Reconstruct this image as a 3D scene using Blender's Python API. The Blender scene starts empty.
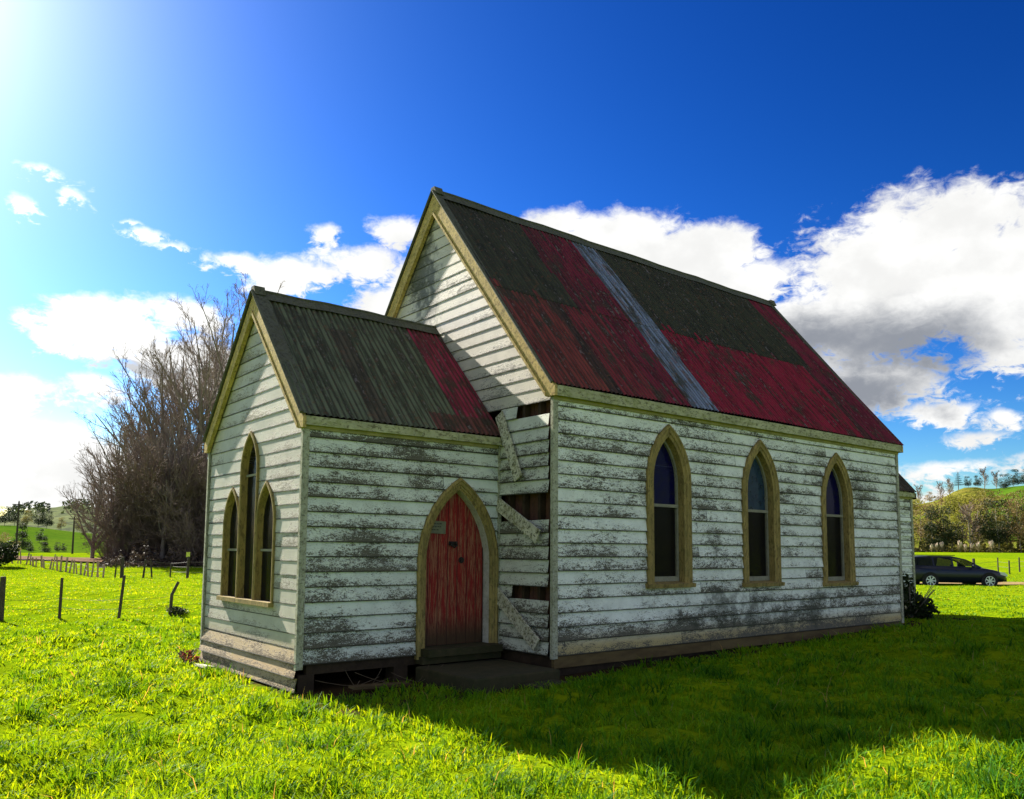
import bpy, math, random
import numpy as np
from mathutils import Matrix, Vector
random.seed(7)
rng = np.random.default_rng(7)
SC = bpy.context.scene
COL = SC.collection
R = math.radians

# ------------------------------------------------------------------ camera
CAM = Vector((-6.8734, -7.7429, 1.3283))
cd = bpy.data.cameras.new("camera")
cam = bpy.data.objects.new("camera", cd); COL.objects.link(cam)
_r, _u, _d = (0.7802, -0.6255, 0.0073), (-0.0647, -0.0692, 0.9955), (0.6222, 0.7772, 0.0945)
m = Matrix(((_r[0], _u[0], -_d[0]), (_r[1], _u[1], -_d[1]), (_r[2], _u[2], -_d[2])))
cam.matrix_world = Matrix.Translation(CAM) @ m.to_quaternion().to_matrix().to_4x4()
cd.sensor_fit = 'HORIZONTAL'; cd.sensor_width = 36.0
cd.lens = 36.0 * 813.55 / 1024.0
cd.shift_y = (472.45 - 399.5) / 1024.0
cd.clip_start = 0.05; cd.clip_end = 9000.0
SC.camera = cam

# ------------------------------------------------------------------ exposure, sun, sky
SUN_AZ, SUN_EL = 96.8, 35.0            # degrees counter-clockwise from +X, above the horizon
SC.view_settings.view_transform = 'Standard'
try: SC.view_settings.look = 'None'
except Exception: pass
SC.view_settings.exposure = 1.66
SC.view_settings.gamma = 1.0
SC.view_settings.use_curve_mapping = False
sl = bpy.data.lights.new("sun", 'SUN'); sl.energy = 4.9; sl.angle = R(0.6); sl.color = (1.0, 0.93, 0.80)
so = bpy.data.objects.new("sun", sl); COL.objects.link(so)
_s = Vector((math.cos(R(SUN_AZ)) * math.cos(R(SUN_EL)), math.sin(R(SUN_AZ)) * math.cos(R(SUN_EL)), math.sin(R(SUN_EL))))
so.rotation_euler = (-_s).to_track_quat('-Z', 'Y').to_euler()
so.location = _s * 60

W = bpy.data.worlds.new("World"); SC.world = W; W.use_nodes = True

class NT:
    """small helper round a node tree"""
    def __init__(s, tree):
        s.t = tree; s.n = tree.nodes; s.l = tree.links
    def new(s, typ, ins=None, **kw):
        nd = s.n.new(typ)
        for k, v in kw.items(): setattr(nd, k, v)
        for k, v in (ins or {}).items(): s.put(nd.inputs[k], v)
        return nd
    def put(s, sock, v):
        if isinstance(v, bpy.types.NodeSocket): s.l.new(v, sock)
        else: sock.default_value = v
    def math(s, op, a, b=0.0, c=0.0, clamp=False):
        nd = s.n.new('ShaderNodeMath'); nd.operation = op; nd.use_clamp = clamp
        for i, v in enumerate((a, b, c)): s.put(nd.inputs[i], v)
        return nd.outputs[0]
    def vec(s, op, a, b=(0, 0, 0)):
        nd = s.n.new('ShaderNodeVectorMath'); nd.operation = op
        s.put(nd.inputs[0], a); s.put(nd.inputs[1], b)
        return nd.outputs['Value'] if op in ('LENGTH', 'DISTANCE', 'DOT_PRODUCT') else nd.outputs[0]
    def mix(s, f, a, b, mode='MIX'):
        nd = s.n.new('ShaderNodeMix'); nd.data_type = 'RGBA'; nd.blend_type = mode
        s.put(nd.inputs[0], f)
        for k, v in ((6, a), (7, b)):
            s.put(nd.inputs[k], v if isinstance(v, bpy.types.NodeSocket) else (tuple(v) + (1.0,))[:4])
        return nd.outputs[2]
    def step(s, x, a, b, o0=0.0, o1=1.0):
        nd = s.n.new('ShaderNodeMapRange'); nd.interpolation_type = 'SMOOTHSTEP'
        for i, v in enumerate((x, a, b, o0, o1)): s.put(nd.inputs[i], v)
        return nd.outputs[0]
    def noise(s, v, scale, detail=4.0, rough=0.55, dist=0.0, dim='3D', w=None):
        nd = s.n.new('ShaderNodeTexNoise'); nd.noise_dimensions = dim
        s.put(nd.inputs['Vector'], v); s.put(nd.inputs['Scale'], scale); s.put(nd.inputs['Detail'], detail)
        s.put(nd.inputs['Roughness'], rough); s.put(nd.inputs['Distortion'], dist)
        if w is not None: s.put(nd.inputs['W'], w)
        return nd.outputs[0]
    def xyz(s, v):
        nd = s.n.new('ShaderNodeSeparateXYZ'); s.put(nd.inputs[0], v); return nd.outputs
    def comb(s, x, y, z):
        nd = s.n.new('ShaderNodeCombineXYZ')
        for i, v in enumerate((x, y, z)): s.put(nd.inputs[i], v)
        return nd.outputs[0]

def build_sky():
    W.node_tree.nodes.clear(); T = NT(W.node_tree)
    out = T.new('ShaderNodeOutputWorld'); bg = T.new('ShaderNodeBackground')
    sky = T.new('ShaderNodeTexSky', sky_type='NISHITA', sun_disc=False)
    sky.sun_elevation = R(SUN_EL); sky.sun_rotation = R(90.0 - SUN_AZ)
    sky.air_density = 1.0; sky.dust_density = SKY_DUST; sky.ozone_density = 3.0; sky.altitude = 0
    hsv = T.new('ShaderNodeHueSaturation', {'Saturation': SKY_SAT, 'Value': 1.0, 'Hue': 0.5, 'Color': sky.outputs[0]})
    # deepen the blue away from the sun, keep the bright side bright
    sc_ = T.vec('MULTIPLY', hsv.outputs[0], (1 / SKY_REF,) * 3)
    gm = T.new('ShaderNodeGamma', {'Color': sc_, 'Gamma': SKY_GAMMA})
    skyc = T.vec('MULTIPLY', gm.outputs[0], (SKY_REF * SKY_VAL,) * 3)
    d = T.new('ShaderNodeTexCoord').outputs['Generated']
    x, y, z = T.xyz(d)
    az = T.math('MULTIPLY', T.math('ARCTAN2', y, x), 180 / math.pi)
    el = T.math('MULTIPLY', T.math('ARCSINE', z), 180 / math.pi)
    dv = T.vec('MULTIPLY', d, (1, 1, 1.35))
    n1 = T.noise(dv, 9.0, 8.0, 0.58, 0.15)
    n2 = T.noise(T.vec('ADD', dv, (5, 2, 1)), 26.0, 6.0, 0.6)
    n3 = T.noise(T.vec('ADD', T.vec('MULTIPLY', d, (1, 1, 1.9)), (3, 8, 2)), 55.0, 6.0, 0.65, 0.6)
    warp = T.noise(T.vec('ADD', dv, (1.7, 9.2, 3.3)), 7.0, 3.0, 0.5)
    p = T.comb(T.math('ADD', az, T.math('MULTIPLY_ADD', warp, 5.0, -2.5)),
               T.math('ADD', el, T.math('ADD', T.math('MULTIPLY_ADD', n1, 3.0, -1.5), T.math('MULTIPLY_ADD', n3, 1.4, -0.7))), 0.0)
    dens = -3.0
    for a, e, w, h in CLOUDS:
        ln = T.vec('LENGTH', T.vec('MULTIPLY', T.vec('SUBTRACT', p, (a, e, 0)), (1 / (w * 1.06), 1 / (h * 1.06), 0)))
        b = T.math('MULTIPLY', T.math('SUBTRACT', 1.0, ln), min(1.0, 0.18 + h / 2.6))
        dens = T.math('MAXIMUM', dens, b)
    # a low bank of cloud all round the horizon; unseen puffs thickened as fill light
    outv = T.step(T.math('ABSOLUTE', T.math('SUBTRACT', az, 52.0)), 52.0, 64.0)
    puffs = T.math('MULTIPLY_ADD', T.math('SUBTRACT', T.noise(T.vec('MULTIPLY', d, (1, 1, 2.2)), 2.6, 3.0, 0.5), 0.50), 5.0, 0.0)
    dens = T.math('MAXIMUM', dens, T.math('SUBTRACT', puffs, T.math('MULTIPLY', T.math('SUBTRACT', 1.0, outv), 6.0)))
    dens = T.math('MAXIMUM', dens, T.math('SUBTRACT', 0.28, T.math('MULTIPLY', T.math('ABSOLUTE', T.math('SUBTRACT', el, 2.4)), 0.22)))
    dens = T.math('ADD', dens, T.math('MULTIPLY_ADD', n1, 1.7, -0.87))
    dens = T.math('ADD', dens, T.math('MULTIPLY_ADD', n2, 0.80, -0.40))
    dens = T.math('ADD', dens, T.math('MULTIPLY_ADD', n3, 0.95, -0.475))
    alpha = T.step(dens, -0.08, 0.34)
    alpha = T.math('MULTIPLY', alpha, T.step(el, -3.0, -0.5))
    # cloud body: bright tops, greyer undersides
    g = -3.0
    for a, e, w, h in GREYS:
        ln = T.vec('LENGTH', T.vec('MULTIPLY', T.vec('SUBTRACT', p, (a, e, 0)), (1 / w, 1 / h, 0)))
        g = T.math('MAXIMUM', g, T.math('SUBTRACT', 1.0, ln))
    grey = T.step(T.math('ADD', g, T.math('ADD', T.math('MULTIPLY_ADD', n1, 1.8, -0.9), T.math('MULTIPLY_ADD', n2, 0.7, -0.35))), -0.5, 0.75)
    soft = T.step(T.noise(T.vec('ADD', dv, (2, 7, 4)), 13.0, 5.0, 0.55), 0.38, 0.68)
    cc = T.mix(soft, CLOUD_LIT, tuple(c * 0.86 for c in CLOUD_LIT))
    cc = T.mix(grey, cc, CLOUD_GREY)
    # forward scattering: the cloud nearest the sun is brighter
    sd = T.vec('DOT_PRODUCT', d, tuple(_s))
    cc = T.mix(T.step(sd, 0.80, 0.99), cc, tuple(c * 1.5 for c in CLOUD_LIT))
    tot = T.mix(alpha, skyc, cc)
    T.put(bg.inputs[0], tot); bg.inputs[1].default_value = SKY_STRENGTH
    T.l.new(bg.outputs[0], out.inputs[0])

SKY_STRENGTH, SKY_SAT, SKY_VAL, SKY_GAMMA, SKY_REF, SKY_DUST = 0.05, 1.34, 0.90, 1.85, 5.2, 0.52
CLOUD_LIT = (6.7, 6.7, 6.6); CLOUD_GREY = (1.9, 2.05, 2.35)
# cloud masses: azimuth, elevation, half width, half height in degrees
CLOUDS = [(25.3, 16.8, 8.75, 5.16), (22.0, 19.3, 4.99, 3.48), (28.4, 14.3, 7.91, 3.8), (18.2, 15.5, 5.08, 5.71), (38.4, 19.8, 5.2, 2.3),
 (43.6, 21.2, 5.34, 2.13), (47.2, 22.2, 3.26, 1.42), (33.4, 17.6, 4.2, 1.9), (27.3, 10.7, 5.36, 1.79), (19.0, 11.6, 3.6, 1.3),
 (13.5, 14.1, 5.87, 5.43), (21.6, 6.9, 1.72, 0.55), (23.6, 8.9, 2.23, 0.62), (20.4, 8.2, 1.47, 0.54), (22.4, 5.1, 3.79, 0.68),
 (18.2, 5.2, 2.98, 0.83), (59.5, 20.9, 3.2, 1.81), (61.6, 18.9, 4.9, 1.96), (66.4, 18.2, 5.05, 1.42), (70.4, 18.5, 2.91, 0.88),
 (64.9, 21.1, 1.03, 0.76), (56.6, 18.0, 6.42, 2.67), (59.4, 16.5, 4.93, 2.01), (77.9, 13.6, 4.14, 2.1), (74.0, 14.6, 3.67, 1.71),
 (80.6, 12.8, 1.42, 0.91), (73.3, 11.9, 4.92, 1.93), (83.1, 9.3, 3.35, 0.95), (79.4, 9.8, 2.22, 1.11), (81.6, 5.8, 5.28, 1.94),
 (83.0, 3.3, 5.11, 1.79), (77.1, 4.2, 6.86, 2.53), (88.1, 7.1, 5.02, 3.94), (83.8, 20.3, 1.04, 0.61), (82.3, 22.1, 1.62, 0.39),
 (80.6, 21.1, 1.11, 0.51), (76.1, 19.6, 1.68, 0.42), (74.7, 19.1, 1.53, 0.37), (77.3, 20.1, 0.71, 0.3)]
GREYS = [(25.5, 13.0, 6.5, 2.4), (30.5, 13.6, 5.0, 2.2), (28.0, 10.4, 4.5, 1.6), (77.0, 11.6, 3.5, 0.35)]
build_sky()

# ------------------------------------------------------------------ object helpers
def tag(o, label=None, cat=None, group=None, kind=None):
    if label: o['label'] = label
    if cat: o['category'] = cat
    if group: o['group'] = group
    if kind: o['kind'] = kind
    return o
def empty(name, loc=(0, 0, 0), rz=0.0):
    o = bpy.data.objects.new(name, None); COL.objects.link(o)
    o.location = loc; o.rotation_euler = (0, 0, rz); o.empty_display_size = 0.3
    return o
def copy_tree(o, parent=None):
    c = o.copy(); COL.objects.link(c)
    if parent: c.parent = parent
    for ch in list(o.children): copy_tree(ch, c)
    return c

class MB:
    """collects faces and links them as one mesh object"""
    def __init__(s): s.v = []; s.f = []; s.uv = []; s.rnd = []; s.tint = []
    def face(s, pts, uv=None, rnd=0.5, tint=(1, 1, 1)):
        i = len(s.v); s.v += [tuple(p) for p in pts]; s.f.append(tuple(range(i, i + len(pts))))
        s.uv.append(uv or [(p[0] + p[1], p[2]) for p in pts]); s.rnd.append(rnd); s.tint.append(tint)
    def idx(s, pts, faces, rnd=0.5, tint=(1, 1, 1), uvs=None):
        i = len(s.v); s.v += [tuple(p) for p in pts]
        for f in faces:
            s.f.append(tuple(i + k for k in f))
            s.uv.append([uvs[k] for k in f] if uvs else [(pts[k][0] + pts[k][1], pts[k][2]) for k in f])
            s.rnd.append(rnd); s.tint.append(tint)
    def box(s, c, size, M=None, rnd=0.5, tint=(1, 1, 1)):
        hx, hy, hz = size[0] / 2, size[1] / 2, size[2] / 2
        P = [Vector((x, y, z)) for x in (-hx, hx) for y in (-hy, hy) for z in (-hz, hz)]
        if M is not None: P = [M @ p for p in P]
        P = [p + Vector(c) for p in P]
        uvs = None
        s.idx(P, [(0, 1, 3, 2), (4, 6, 7, 5), (0, 4, 5, 1), (2, 3, 7, 6), (0, 2, 6, 4), (1, 5, 7, 3)], rnd, tint, uvs)
    def bar(s, a, b, w, t, up=(0, 0, 1), rnd=0.5):
        """a plank from a to b, w across and t thick, its face turned to up x direction"""
        a, b = Vector(a), Vector(b); d = (b - a); L = d.length; d.normalize()
        n = Vector(up); n = (n - d * n.dot(d)).normalized(); c = d.cross(n)
        P = [p + n * sn * t / 2 + c * sc * w / 2 for p in (a, b) for sn in (-1, 1) for sc in (-1, 1)]
        uvs = [(u, v) for u in (0, L) for v in (0, t) for w_ in (1,) for v in (0, w)]
        s.idx(P, [(0, 1, 3, 2), (4, 6, 7, 5), (0, 4, 5, 1), (2, 3, 7, 6), (0, 2, 6, 4), (1, 5, 7, 3)], rnd, uvs=uvs)
    def tube(s, pts, rad, n=6, cap=True, rnd=0.5):
        pts = [Vector(p) for p in pts]; rad = rad if isinstance(rad, (list, tuple)) else [rad] * len(pts)
        P = []; N = len(pts)
        for i, p in enumerate(pts):
            d = (pts[min(i + 1, N - 1)] - pts[max(i - 1, 0)]).normalized()
            a = d.cross(Vector((0, 0, 1)) if abs(d.z) < 0.9 else Vector((1, 0, 0))).normalized(); b = d.cross(a)
            for k in range(n):
                t = 2 * math.pi * k / n
                P.append(p + (a * math.cos(t) + b * math.sin(t)) * rad[i])
        F = [(i * n + k, i * n + (k + 1) % n, (i + 1) * n + (k + 1) % n, (i + 1) * n + k) for i in range(N - 1) for k in range(n)]
        if cap: F += [tuple(range(n))[::-1], tuple((N - 1) * n + k for k in range(n))]
        s.idx(P, F, rnd)
    def prism(s, poly, axis, a, b, rnd=0.5):
        """poly in the two other axes extruded along axis from a to b"""
        def mk(p, v):
            q = list(p); q.insert(axis, v); return Vector(q)
        n = len(poly)
        P = [mk(p, a) for p in poly] + [mk(p, b) for p in poly]
        F = [tuple(range(n)), tuple(range(2 * n - 1, n - 1, -1))] + [(i, (i + 1) % n, n + (i + 1) % n, n + i) for i in range(n)]
        s.idx(P, F, rnd)
    def build(s, name, mat, parent=None, smooth=False, recalc=False):
        me = bpy.data.meshes.new(name)
        me.from_pydata(s.v, [], s.f)
        if s.uv:
            ul = me.uv_layers.new(name="UVMap")
            flat = [c for f in s.uv for p in f for c in p]
            ul.data.foreach_set('uv', flat)
        at = me.attributes.new('rnd', 'FLOAT', 'FACE'); at.data.foreach_set('value', s.rnd)
        at = me.attributes.new('tint', 'FLOAT_COLOR', 'FACE'); at.data.foreach_set('color', [c for t in s.tint for c in (tuple(t) + (1,))[:4]])
        me.materials.append(mat)
        if smooth: me.polygons.foreach_set('use_smooth', [True] * len(me.polygons))
        me.update()
        if recalc:
            import bmesh
            bm = bmesh.new(); bm.from_mesh(me); bmesh.ops.recalc_face_normals(bm, faces=bm.faces); bm.to_mesh(me); bm.free()
        o = bpy.data.objects.new(name, me); COL.objects.link(o)
        if parent: o.parent = parent
        return o

def np_mesh(name, V, F, mat, attrs=None, parent=None, smooth=False):
    """numpy arrays: V (n,3), F (m,k) one polygon size"""
    V = np.asarray(V, np.float32); F = np.asarray(F, np.int32); k = F.shape[1]
    me = bpy.data.meshes.new(name)
    me.vertices.add(len(V)); me.vertices.foreach_set('co', V.ravel())
    me.loops.add(F.size); me.loops.foreach_set('vertex_index', F.ravel())
    me.polygons.add(len(F)); me.polygons.foreach_set('loop_start', np.arange(0, F.size, k, dtype=np.int32))
    if smooth: me.polygons.foreach_set('use_smooth', np.ones(len(F), bool))
    for an, (dom, arr) in (attrs or {}).items():
        arr = np.asarray(arr, np.float32)
        if arr.ndim == 1:
            a = me.attributes.new(an, 'FLOAT', dom); a.data.foreach_set('value', arr)
        else:
            a = me.attributes.new(an, 'FLOAT_COLOR', dom)
            a.data.foreach_set('color', np.concatenate([arr, np.ones((len(arr), 1), np.float32)], 1).ravel())
    me.materials.append(mat); me.update(calc_edges=True)
    o = bpy.data.objects.new(name, me); COL.objects.link(o)
    if parent: o.parent = parent
    return o

# ------------------------------------------------------------------ materials
def mat(name):
    M = bpy.data.materials.new(name); M.use_nodes = True; M.node_tree.nodes.clear()
    T = NT(M.node_tree)
    out = T.new('ShaderNodeOutputMaterial')
    return M, T, out
def attr(T, name, which='Fac'): return T.new('ShaderNodeAttribute', attribute_name=name).outputs[which]
def pbsdf(T, out, color, rough=0.8, bump=None, bs=0.5, bd=0.01, spec=0.3, metal=0.0):
    b = T.new('ShaderNodeBsdfPrincipled')
    T.put(b.inputs['Base Color'], color if isinstance(color, bpy.types.NodeSocket) else tuple(color) + (1,))
    T.put(b.inputs['Roughness'], rough); b.inputs['Specular IOR Level'].default_value = spec; b.inputs['Metallic'].default_value = metal
    if bump is not None:
        bn = T.new('ShaderNodeBump', {'Strength': bs, 'Distance': bd, 'Height': bump}); T.l.new(bn.outputs[0], b.inputs['Normal'])
    T.l.new(b.outputs[0], out.inputs[0]); return b

def simple(name, c1, c2, scale=8.0, rough=0.85, bs=0.4, stretch=(1, 1, 1), lo=0.35, hi=0.65, detail=6, spec=0.25, bd=0.01):
    M, T, out = mat(name)
    v = T.vec('MULTIPLY', T.new('ShaderNodeTexCoord').outputs['Object'], stretch)
    n = T.noise(v, scale, detail, 0.65)
    c = T.mix(T.step(n, lo, hi), c1, c2)
    n2 = T.noise(v, scale * 5, 4, 0.6)
    c = T.mix(T.math('MULTIPLY', n2, 0.45), c, tuple(x * 0.45 for x in c1))
    pbsdf(T, out, c, rough, n2, bs, bd, spec); return M

def paint_boards(name, paint=(0.64, 0.67, 0.56), wood=(0.095, 0.088, 0.068), peel=0.5, fine=1.0, mold=0.6, moldfn=None, dirt_z=None, warm=None, lap=(0.0, 0.1768)):
    """flaking white weatherboard paint over grey timber; UV = metres along the wall, metres up"""
    M, T, out = mat(name)
    uv = T.new('ShaderNodeTexCoord').outputs['UV']; u, v, _ = T.xyz(uv)
    rnd = attr(T, 'rnd')
    off = T.math('MULTIPLY', rnd, 37.0)
    P = T.comb(T.math('ADD', u, T.math('MULTIPLY', rnd, 11.0)), v, off)
    big = T.noise(T.vec('MULTIPLY', P, (0.8, 1.6, 1)), 1.6, 3, 0.5)
    wide = T.noise(T.comb(u, v, 3.3), 1.1, 3, 0.55)
    med = T.noise(T.vec('MULTIPLY', P, (0.55, 1.5, 1)), 17.0, 7, 0.74, 0.5)
    fin = T.noise(T.vec('MULTIPLY', P, (0.75, 1.2, 1)), 66.0, 5, 0.74, 0.3)
    s = T.math('ADD', T.math('MULTIPLY', med, 0.43), T.math('MULTIPLY', fin, 0.50))
    s = T.math('ADD', s, T.math('MULTIPLY_ADD', big, 0.22, -0.11))
    s = T.math('ADD', s, T.math('MULTIPLY_ADD', wide, 0.24, -0.12))
    s = T.math('ADD', s, T.math('MULTIPLY_ADD', rnd, 0.07, -0.035))
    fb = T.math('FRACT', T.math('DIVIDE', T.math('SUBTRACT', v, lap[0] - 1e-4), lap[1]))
    s = T.math('ADD', s, T.math('MULTIPLY_ADD', T.step(fb, 0.75, 0.0), 0.060, -0.025))
    if dirt_z is not None:
        z0, z1, amt = dirt_z
        s = T.math('ADD', s, T.math('MULTIPLY', T.step(v, z1, z0), amt))
    th = 0.420 + (1 - peel) * 0.16
    pf = T.step(s, th - 0.015, th + 0.03)
    grain = T.noise(T.vec('MULTIPLY', P, (2.0, 40.0, 1)), 3.0, 4, 0.6)
    wc = T.mix(grain, tuple(c * 0.55 for c in wood), tuple(c * 1.7 for c in wood))
    pc = T.mix(T.step(T.noise(P, 4.0, 4, 0.6), 0.3, 0.75), paint, tuple(c * 0.80 for c in paint))
    pc = T.mix(T.math('MULTIPLY', rnd, 0.22), pc, (0.50, 0.50, 0.40))
    if warm is not None:
        z0, z1, wcol = warm
        pc = T.mix(T.step(v, z1, z0), pc, wcol)
    worn = T.math('MULTIPLY', T.step(T.math('ADD', s, T.math('MULTIPLY_ADD', fin, 0.25, -0.125)), th - 0.075, th + 0.005), 0.28)
    pc = T.mix(worn, pc, tuple(c * 2.2 for c in wood))
    c = T.mix(pf, pc, wc)
    lip = T.step(T.math('ADD', fb, T.math('MULTIPLY_ADD', med, 0.16, -0.08)), 0.095, 0.045)  # gap shadow painted in, with dirt, along each board's lower edge
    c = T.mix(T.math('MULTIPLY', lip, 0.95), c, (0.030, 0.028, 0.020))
    # lichen and mould
    mn = T.math('ADD', T.math('MULTIPLY', wide, 0.5), T.math('MULTIPLY', T.noise(T.vec('MULTIPLY', uv, (1.0, 1.0, 1)), 6.0, 6, 0.7), 0.5))
    if moldfn is not None: mn = T.math('ADD', mn, moldfn(T, u, v))
    mf = T.math('MULTIPLY', T.step(mn, 0.56, 0.72), mold)
    c = T.mix(mf, c, (0.045, 0.050, 0.035))
    hgt = T.math('ADD', T.math('MULTIPLY', T.math('SUBTRACT', 1.0, pf), 0.6), T.math('MULTIPLY', grain, 0.35))
    pbsdf(T, out, c, T.math('MULTIPLY_ADD', pf, 0.25, 0.6), hgt, 0.6, 0.006, 0.25)
    return M

def lichen_paint(name, base, dark, green=(0.10, 0.10, 0.03), amt=0.5, stretch=(1, 1, 1)):
    M, T, out = mat(name)
    o = T.vec('MULTIPLY', T.new('ShaderNodeTexCoord').outputs['Object'], stretch)
    n = T.noise(o, 5.0, 6, 0.65); f = T.noise(o, 30.0, 6, 0.7, 0.5); f2 = T.noise(T.vec('ADD', o, (3, 3, 3)), 14.0, 6, 0.7, 0.4)
    c = T.mix(T.step(n, 0.3, 0.7), base, tuple(b * 0.7 for b in base))
    c = T.mix(T.math('MULTIPLY', T.step(f2, 0.48, 0.62), amt), c, green)
    c = T.mix(T.math('MULTIPLY', T.step(f, 0.50, 0.62), amt + 0.1), c, dark)
    pbsdf(T, out, c, 0.85, f, 0.6, 0.006, 0.2); return M

def roof_metal(name):
    M, T, out = mat(name)
    t = attr(T, 'tint', 'Color'); rnd = attr(T, 'rnd')
    uv = T.new('ShaderNodeTexCoord').outputs['UV']; u, v, _ = T.xyz(uv)
    P = T.comb(u, v, T.math('MULTIPLY', rnd, 20.0))
    st = T.noise(T.vec('MULTIPLY', P, (9.0, 0.7, 1)), 1.5, 6, 0.65, 0.2)
    bl = T.noise(T.comb(u, v, 1.0), 2.2, 6, 0.65, 0.3)
    sp = T.noise(T.vec('MULTIPLY', P, (1.6, 0.5, 1)), 22.0, 5, 0.7)
    c = T.mix(T.step(st, 0.42, 0.60), t, T.mix(1.0, t, (0.34, 0.36, 0.30), 'MULTIPLY'))
    # grime with painted-in shade along the troughs, so the ribs read
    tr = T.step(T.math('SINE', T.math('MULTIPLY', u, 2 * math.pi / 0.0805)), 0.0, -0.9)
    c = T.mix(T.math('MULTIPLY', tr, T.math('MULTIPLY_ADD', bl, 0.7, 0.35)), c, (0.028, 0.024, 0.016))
    c = T.mix(T.math('MULTIPLY', T.step(T.math('ADD', T.math('MULTIPLY', bl, 0.6), T.math('MULTIPLY', st, 0.4)), 0.50, 0.60), 0.75), c, (0.034, 0.032, 0.018))
    c = T.mix(T.math('MULTIPLY', T.step(T.math('ADD', T.math('MULTIPLY', sp, 0.6), T.math('MULTIPLY', st, 0.4)), 0.56, 0.62), 0.45), c, (0.24, 0.20, 0.20))
    c = T.mix(T.math('MULTIPLY', T.step(T.noise(T.vec('ADD', P, (4, 4, 0)), 12.0, 5, 0.7), 0.54, 0.66), 0.5), c, (0.13, 0.055, 0.025))
    pbsdf(T, out, c, T.math('MULTIPLY_ADD', sp, 0.3, 0.55), sp, 0.4, 0.006, 0.22); return M

def red_door():
    M, T, out = mat('weathered_red_paint')
    o = T.new('ShaderNodeTexCoord').outputs['Object']; x, y, z = T.xyz(o)
    pl = T.math('FLOOR', T.math('MULTIPLY', x, 6.5))
    P = T.comb(x, T.math('MULTIPLY', pl, 3.7), z)
    a = T.noise(T.vec('MULTIPLY', P, (26, 1, 1.6)), 1.6, 6, 0.72, 0.3)
    b = T.noise(T.vec('MULTIPLY', P, (60, 1, 3.0)), 2.0, 5, 0.7)
    c = T.mix(T.step(a, 0.36, 0.60), (0.27, 0.016, 0.013), (0.13, 0.008, 0.010))
    c = T.mix(T.math('MULTIPLY', T.step(T.math('ADD', T.math('MULTIPLY', b, 0.5), T.math('MULTIPLY', a, 0.5)), 0.485, 0.56), 0.85), c, (0.32, 0.135, 0.07))
    low = T.math('MULTIPLY', T.step(T.math('ADD', z, T.math('MULTIPLY', a, 0.4)), 0.75, 0.35), 0.9)
    c = T.mix(low, c, (0.040, 0.030, 0.014))
    gap = T.step(T.math('ABSOLUTE', T.math('SUBTRACT', T.math('FRACT', T.math('MULTIPLY', x, 6.5)), 0.5)), 0.455, 0.49)
    c = T.mix(gap, c, (0.02, 0.006, 0.005))
    pbsdf(T, out, c, 0.75, T.math('SUBTRACT', b, gap), 0.5, 0.006, 0.25); return M

def glass(name, tint, alpha):
    M, T, out = mat(name)
    o = T.new('ShaderNodeTexCoord').outputs['Object']
    n = T.noise(o, 9.0, 5, 0.6)
    b = T.new('ShaderNodeBsdfPrincipled', {'Roughness': 0.12})
    T.put(b.inputs['Base Color'], T.mix(T.step(n, 0.4, 0.7), tint, tuple(c * 0.4 + 0.01 for c in tint)))
    T.put(b.inputs['Roughness'], T.math('MULTIPLY_ADD', n, 0.25, 0.02))
    b.inputs['Specular IOR Level'].default_value = 0.035
    b.inputs['Alpha'].default_value = alpha
    T.l.new(b.outputs[0], out.inputs[0]); return M

def leafy(name, colors, trans=0.45, rough=0.6, spec=0.2, objvar=0.25, through=(1, 1, 1)):
    """leaf or grass-blade surface: colour ramp over the per-face 'rnd', light shining through"""
    M, T, out = mat(name)
    r = attr(T, 'rnd')
    ramp = T.new('ShaderNodeValToRGB', {'Fac': r}); el = ramp.color_ramp.elements
    while len(el) < len(colors): el.new(0.5)
    for i, c in enumerate(colors):
        el[i].position = i / max(1, len(colors) - 1); el[i].color = tuple(c) + (1,)
    oi = T.new('ShaderNodeObjectInfo').outputs['Random']
    c = T.new('ShaderNodeHueSaturation', {'Color': ramp.outputs[0], 'Value': T.math('MULTIPLY_ADD', oi, objvar, 1 - objvar / 2), 'Hue': T.math('MULTIPLY_ADD', oi, -objvar * 0.06, 0.5 + objvar * 0.03)}).outputs[0]
    b = T.new('ShaderNodeBsdfPrincipled', {'Base Color': c, 'Roughness': rough}); b.inputs['Specular IOR Level'].default_value = spec
    tr = T.new('ShaderNodeBsdfTranslucent', {'Color': T.mix(1.0, c, through, 'MULTIPLY')})
    mx = T.new('ShaderNodeMixShader', {0: trans}); T.l.new(b.outputs[0], mx.inputs[1]); T.l.new(tr.outputs[0], mx.inputs[2])
    T.l.new(mx.outputs[0], out.inputs[0]); return M

def field_mat(name, cols, scales=(0.05, 0.6, 6.0), bs=0.6, bd=0.15, extra=None):
    M, T, out = mat(name)
    o = T.new('ShaderNodeTexCoord').outputs['Object']
    a = T.noise(o, scales[0], 4, 0.55); b = T.noise(o, scales[1], 5, 0.6); c_ = T.noise(o, scales[2], 6, 0.7)
    c = T.mix(T.step(T.math('ADD', T.math('MULTIPLY', a, 0.5), T.math('MULTIPLY', b, 0.5)), 0.38, 0.62), cols[0], cols[1])
    c = T.mix(T.step(c_, 0.42, 0.70), c, cols[2])
    if extra: c = extra(T, o, c)
    pbsdf(T, out, c, 0.95, T.math('ADD', T.math('MULTIPLY', c_, 0.5), b), bs, bd, 0.0); return M

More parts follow.
